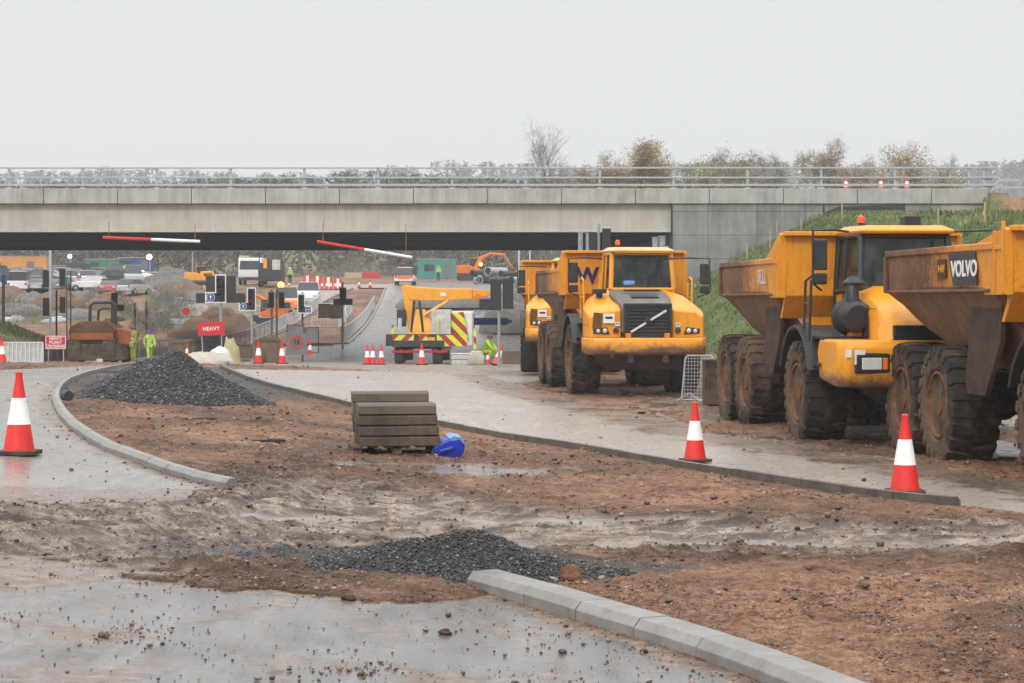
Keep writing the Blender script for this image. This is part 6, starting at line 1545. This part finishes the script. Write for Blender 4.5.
for s in (-1, 1):
    for xw in (1.1, -2.4): b = MB(); b.cyl((xw, s*.95, .5), (xw, s*1.22, .5), .5, n=18); b.build('wheel', M['black'], lo, .03)
    b = MB(); b.box((2.1, s*.85, .85), (.06, .4, .2)); b.build('headlight', M['lens'], lo)
    b = MB(); b.box((2.0, s*1.4, 2.0), (.1, .2, .5)); b.build('mirror', M['black'], lo)
rY = 200.0; rk = empty('road_sweeper', (X_(271, rY), rY, Tz(X_(271, rY), rY)), R(-90), 'dark works lorry with a rack of lit white lamps and an amber beacon', 'works lorry')
b = MB(); b.box((-.5, 0, 1.5), (3.2, 2.3, 1.8)); b.build('body', M['charcoal'], rk, .06)
b = MB(); b.box((1.15, .65, 2.2), (.06, .8, 1.0)); b.build('side_board', M['dirty_white'], rk)
b = MB(); b.box((1.14, -.45, 2.35), (.08, .35, 1.0)); b.build('yellow_panel', M['yellow_clean'], rk)
b = MB()
for s in (-1, 1): b.cyl((.6, s*1.1, 2.3), (.6, s*1.1, 3.0+1.05), .045, n=6)
b.cyl((.6, -1.1, 3.85), (.6, 1.1, 3.85), .05, n=6); b.build('lamp_rack', M['charcoal'], rk)
for y in (-1.12, 1.12): b = MB(); b.ball((.7, y, 4.05), .20, 10); b.build('work_lamp', M['lamp_on'], rk, 0, True)
b = MB(); b.ball((.7, 0, 4.02), .30, 10); b.build('lit_beacon', M['beacon_on'], rk, 0, True)
for s in (-1, 1):
    for xw in (.6, -1.4): b = MB(); b.cyl((xw, s*.9, .5), (xw, s*1.16, .5), .5, n=16); b.build('wheel', M['black'], rk, .03)
bd_ = empty('traffic_board', (X_(244, 214), 214, Tz(X_(244, 214), 214)), 0, 'pale square board on a post above the white lorry', 'sign')
b = MB(); b.box((0, 0, Z_(260, 214)-bd_.location.z), (1.05, .06, .95)); b.build('panel', M['dirty_white'], bd_); b = MB(); b.cyl((0, .06, 0), (0, .06, Z_(258, 214)-bd_.location.z), .05, n=8); b.build('post', M['galv'], bd_)
# floodlights
for px, py, Y, r, lb in ((70, 256.5, 246, .27, 'left lit floodlight mast above the far compound'), (149.5, 257, 236, .33, 'right and brightest lit floodlight mast above the far compound')):
    x = X_(px, Y); zb = Tz(x, Y); o = empty('floodlight_mast', (x, Y, zb), 0, lb, 'floodlight', 'lit floodlights'); zt = Z_(py, Y)-zb
    b = MB(); b.cyl((0, .2, 0), (0, .2, zt), .07, n=8); b.build('mast', M['galv'], o, 0, True); b = MB(); b.box((0, .1, zt), (r*2.2, .3, r*2)); b.build('lamp_housing', M['charcoal'], o, .02)
    b = MB(); b.ball((0, -.15, zt), r, 12, (1, 1, 1)); b.build('lamp', M['lamp_on'], o, 0, True)
# excavators
def excavator(px, Y, heading, mat, label, k=1.0, lamp=False, dz=0, boom=((.6, 1.4), (2.4, 3.3), (4.4, 3.2), (5.4, 1.4))):
    x = X_(px, Y); o = empty('excavator', (x, Y, Tz(x, Y)+dz), heading, label, 'excavator', 'excavators beyond the bridge'); o.scale = (k, k, k)
    for s in (-1, 1): b = MB(); b.prism([(-1.6, .2), (-1.3, 0), (1.3, 0), (1.6, .2), (1.6, .55), (1.3, .75), (-1.3, .75), (-1.6, .55)], s*.75, s*1.25); b.build('track', M['charcoal'], o, .04)
    b = MB(); b.prism([(-1.7, .85), (1.1, .85), (1.1, 1.4), (-.1, 1.9), (-1.7, 1.9)], -1.1, 1.1); b.build('house', mat, o, .08)
    b = MB(); b.prism([(-.1, 1.4), (1.15, 1.4), (1.05, 2.7), (0, 2.75)], .15, 1.05); b.build('cab', M['glass_car'], o, .05); b = MB(); b.box((.5, .6, 2.78), (1.2, 1.0, .08)); b.build('cab_roof', mat, o, .02)
    (a, b_, c, d) = boom
    q = MB(); q.tube([(a[0], -.2, a[1]), ((a[0]+b_[0])/2-.2, -.2, (a[1]+b_[1])/2+.35), (b_[0], -.2, b_[1])], [.26, .30, .18], 6); q.tube([(b_[0], -.2, b_[1]), (c[0], -.2, c[1])], [.2, .16], 6); q.build('boom', mat, o)
    q = MB(); q.tube([(c[0]-.3, -.2, c[1]+.15), (d[0], -.2, d[1])], [.17, .10], 6); q.build('stick', mat, o)
    q = MB(); q.prism([(d[0]-.5, d[1]), (d[0]+.1, d[1]+.1), (d[0]+.15, d[1]-.5), (d[0]-.3, d[1]-.75), (d[0]-.65, d[1]-.45)], -.6, .2); q.build('bucket', M['charcoal'], o, .03)
    if lamp: q = MB(); q.ball((1.3, -.6, 2.0), .22, 8); q.build('lit_lamp', M['beacon_on'], o, 0, True)
    return o
excavator(272, 160, R(178), M['orange'], 'orange mini excavator with raised arm between the signal heads', .72, boom=((.6, 1.6), (1.6, 3.2), (3.6, 3.3), (1.9+.2, 1.0)))
excavator(197, 200, R(10), M['yellow_clean'], 'yellow excavator partly hidden left of the triple signal heads', .75, boom=((.6, 1.2), (1.2, 1.9), (2.2, 1.9), (2.8, .6)))
excavator(470, 236, R(5), M['orange_far'] if 'orange_far' in M else M['orange'], 'far orange excavator with a lit lamp right of the teal container', .95, True)
# guard rails round the island
def guardrail(pts, label, group='grey pedestrian guard rails', h=1.05):
    p0 = Vector((*pts[0], Tz(*pts[0]))); o = empty('guard_rail', p0, 0, label, 'guard rail', group)
    for i in range(len(pts)-1):
        a = Vector((*pts[i], 0)); c = Vector((*pts[i+1], 0)); n = max(1, round((c-a).length/2.0))
        for k in range(n):
            u = a.lerp(c, k/n); v = a.lerp(c, (k+1)/n); u.z = Tz(u.x, u.y); v.z = Tz(v.x, v.y); u -= p0; v -= p0; up = Vector((0, 0, 1))
            b = MB()
            for q in (u, v): b.cyl(q, q+up*h, .03, n=5)
            b.cyl(u+up*h, v+up*h, .028, n=5); b.cyl(u+up*.12, v+up*.12, .022, n=5)
            for j in range(1, 12): q = u.lerp(v, j/12); b.cyl(q+up*.12, q+up*h, .010, n=3)
            b.build('panel', M['galv_pale'], o)
g4 = [G(*p) for p in ((305, 343), (341, 342.5), (350, 338), (366, 322), (374, 308))]
guardrail(g4, 'guard rail following the right kerb of the fenced island')
guardrail([G(*p) for p in ((312, 330), (338, 329.5), (345, 322), (352, 312))], 'guard rail enclosing the pit on the fenced island')
guardrail([G(*p) for p in ((318, 316), (345, 316), (346, 330))], 'short guard rail beside the brown crates on the island')
guardrail([G(*p) for p in ((255, 341), (282, 330), (305, 318), (322, 306))], 'guard rail along the left edge of the fenced island')
guardrail([(-22, 118), (-18.5, 126), (-18, 140)], 'guard rail right of the workers by the rusty dumper')
guardrail([(-29.5, 175), (-24, 170), (-20, 165)], 'guard rail on the rough ground left of the shrubs')
blk(319.5, 331, 304, 318, 146, 'brown_board', 'left brown crate inside the island guard rails'); blk(331.5, 343, 305, 318.5, 146.5, 'brown_board', 'right brown crate inside the island guard rails')
# striped barriers in the far row
for i, (px0, px1, py, Y) in enumerate(((303, 312, 279, 206), (313, 322, 281, 204), (324, 333, 283.5, 200), (334, 342, 285, 197))):
    x = (X_(px0, Y)+X_(px1, Y))/2; w = X_(px1, Y)-X_(px0, Y); z = Tz(x, Y)+.02; o = empty('plastic_barrier', (x, Y, z), 0, ordn[i]+' red and white plastic barrier from the left in the far row', 'barrier', 'far red and white plastic barriers')
    for k in range(3): b = MB(); b.prism([(-.25, 0), (.25, 0), (.14, .25), (.08, .95), (-.08, .95), (-.14, .25)], -w/2+k*w/3, -w/2+(k+1)*w/3-.01, 'x'); b.build('red_block' if k % 2 == 0 else 'white_block', M['red' if k % 2 == 0 else 'white'], o, .02)
o = empty('plastic_barrier', (X_(362, 240), 240, Tz(X_(362, 240), 240)), 0, 'long low barrier half pale yellow half red at the far road end', 'barrier')
for k, m_ in ((0, 'sack'), (1, 'red')): b = MB(); b.box((-1.05+k*2.1-.0, 0, .55), (2.08, .3, .7)); b.build('half', M[m_], o, .03)
# black pipes and plant heaped beyond the boom
pgp = 'grey and black drain pipes heaped beyond the crane boom'
for i in range(9):
    px = 478+i*4.6; Y = 214+random.uniform(-4, 4); r = random.uniform(.3, .5); b = MB(); b.lathe([(r, -1.5), (r*1.12, -1.5), (r*1.12, -1.3), (r, -1.25), (r, 1.5), (r*.86, 1.5), (r*.86, -1.5)], 'y', 16, closed=True)
    q = b.build('drain_pipe', M['charcoal' if i % 2 else 'galv'], None, 0, True); x = X_(px, Y); q.location = (x, Y, Tz(x, Y)+r+(.75 if i % 3 == 1 else 0)); q.rotation_euler.z = random.uniform(-1.2, 1.2)
    tag(q, 'large drain pipe in the far heap right of the teal container', 'pipe', pgp)
# kerb stones, boards and spoil lying left of the far carriageway
for i, (px, py, w, m_) in enumerate(((186, 316, 2.6, 'dirty_white'), (196, 309, 2.0, 'dirty_white'), (183, 324, 3.0, 'galv_pale'), (206, 320, 1.8, 'dirty_white'), (176, 312, 2.2, 'galv'), (190, 331, 1.6, 'dirty_white'))):
    x, y = G(px, py); b = MB(); b.box((0, 0, .15), (w, .5, .3)); b.box((.1, .05, .36), (w*.8, .4, .12)); q = b.build('concrete_slab', M[m_], None, .02); q.location = (x, y, Tz(x, y)); q.rotation_euler.z = random.uniform(.1, .6); tag(q, 'pale concrete slab lying on the rough ground right of the shrubs', 'slab', 'pale slabs beyond the bridge')
for px, Y, lb in ((186, 150, 'round red danger disc left of the slabs'),):
    x = X_(px, Y); o = empty('stop_disc', (x, Y, Tz(x, Y)), 0, lb, 'sign'); b = MB(); b.lathe([(.30, 0), (.30, .03), (.01, .03)], 'y', 18, (0, 0, Z_(311.5, Y)-o.location.z)); b.build('panel', M['red'], o); b = MB(); b.cyl((0, .05, 0), (0, .05, Z_(311.5, Y)-o.location.z), .04, n=6); b.build('post', M['galv'], o)

# spoil and scrap between the banks and the compound
spg = 'spoil heaps on the rough ground left of the shrubs'
for i, (px, Y, w, h, m_) in enumerate(((6, 184, 5, 1.3, 'sandheap'), (34, 180, 4, 1.0, 'grubble'), (58, 176, 5, 1.4, 'sandheap'), (84, 182, 4, 1.1, 'grubble'), (108, 176, 4, 1.2, 'sandheap'), (22, 170, 5, .9, 'grubble'), (74, 166, 4, .8, 'grubble'), (168, 196, 6, 1.4, 'grubble'), (186, 188, 5, 1.2, 'sandheap'), (205, 184, 5, 1.0, 'grubble'), (176, 206, 5, 1.6, 'grubble'))):
    lump('spoil_heap', px, 0, w, 3, h, m_, 'low heap of grey or brown spoil on the rough ground beyond the bridge', 'spoil heap', 20+i, Y)['group'] = spg
for i in range(34):
    px = random.uniform(-5, 215); Y = random.uniform(162, 205); x = X_(px, Y); w = random.uniform(.6, 2.4); b = MB(); b.box((0, 0, .12), (w, random.uniform(.3, 1.2), .22), taper=.9); b.box((w*.1, 0, .3), (w*.5, .3, .16))
    q = b.build('site_block', M[random.choice(('dirty_white', 'galv_pale', 'galv', 'sign_grey', 'wood_pale', 'charcoal'))], None, .02); q.location = (x, Y, Tz(x, Y)); q.rotation_euler = (random.uniform(-.1, .1), random.uniform(-.15, .15), random.uniform(0, 3)); tag(q, 'odd block or slab strewn over the rough ground beyond the bridge', 'block', 'blocks and slabs strewn beyond the bridge')
# ------------------------------------------------------------------ camera, light, air
cam = bpy.data.cameras.new('camera'); co_ = bpy.data.objects.new('camera', cam); C.objects.link(co_)
cam.sensor_width = 36; cam.lens = 36*F/1024; cam.shift_y = -(341.5-HZ)/1024; cam.clip_end = 3000
co_.location = (0, 0, HC); co_.rotation_euler = (R(90), 0, 0); S.camera = co_
w = bpy.data.worlds.new('World'); S.world = w; w.use_nodes = True; nt = w.node_tree; bg = nt.nodes['Background']
sky = nt.nodes.new('ShaderNodeTexSky'); sky.sky_type = 'NISHITA'; sky.sun_disc = False; sky.sun_elevation = R(38); sky.sun_rotation = R(200); sky.air_density = 1; sky.dust_density = 4
hsv = nt.nodes.new('ShaderNodeHueSaturation'); hsv.inputs['Saturation'].default_value = .15; nt.links.new(sky.outputs[0], hsv.inputs['Color'])
tc = nt.nodes.new('ShaderNodeTexCoord'); sp = nt.nodes.new('ShaderNodeSeparateXYZ'); nt.links.new(tc.outputs['Generated'], sp.inputs[0])
rp = nt.nodes.new('ShaderNodeValToRGB'); e = rp.color_ramp.elements
e[0].position = 0; e[0].color = (7.3, 7.45, 7.6, 1); e[1].position = .9; e[1].color = (25, 25.4, 26, 1)
q = e.new(.14); q.color = (7.6, 7.75, 7.95, 1); nt.links.new(sp.outputs['Z'], rp.inputs[0])
mx = nt.nodes.new('ShaderNodeMix'); mx.data_type = 'RGBA'; mx.inputs[0].default_value = .93
nt.links.new(hsv.outputs[0], mx.inputs[6]); nt.links.new(rp.outputs[0], mx.inputs[7]); nt.links.new(mx.outputs[2], bg.inputs[0]); bg.inputs[1].default_value = .1
sl = bpy.data.lights.new('sun', 'SUN'); sl.energy = 1.4; sl.angle = R(15); sl.color = (1, .97, .93); so = bpy.data.objects.new('sun', sl); C.objects.link(so)
so.rotation_euler = (R(52), 0, R(-20))
hz = MB().box((0, 480, 48), (1600, 1120, 110)); t = NT('air'); t.n.remove(t.b)
pv = t.n.new('ShaderNodeVolumePrincipled'); pv.inputs['Color'].default_value = (.93, .95, .97, 1); pv.inputs['Density'].default_value = HAZE; pv.inputs['Anisotropy'].default_value = .2
t.l.new(pv.outputs[0], t.n['Material Output'].inputs['Volume'])
ho = hz.build('haze', t.m); tag(ho, kind='stuff')
S.view_settings.view_transform = 'Standard'; S.view_settings.look = 'None'; S.view_settings.exposure = EXPO; S.view_settings.gamma = 1
S.render.engine = 'CYCLES'; S.cycles.volume_bounces = 1; S.cycles.max_bounces = 6; S.cycles.transparent_max_bounces = 12; S.cycles.use_denoising = True
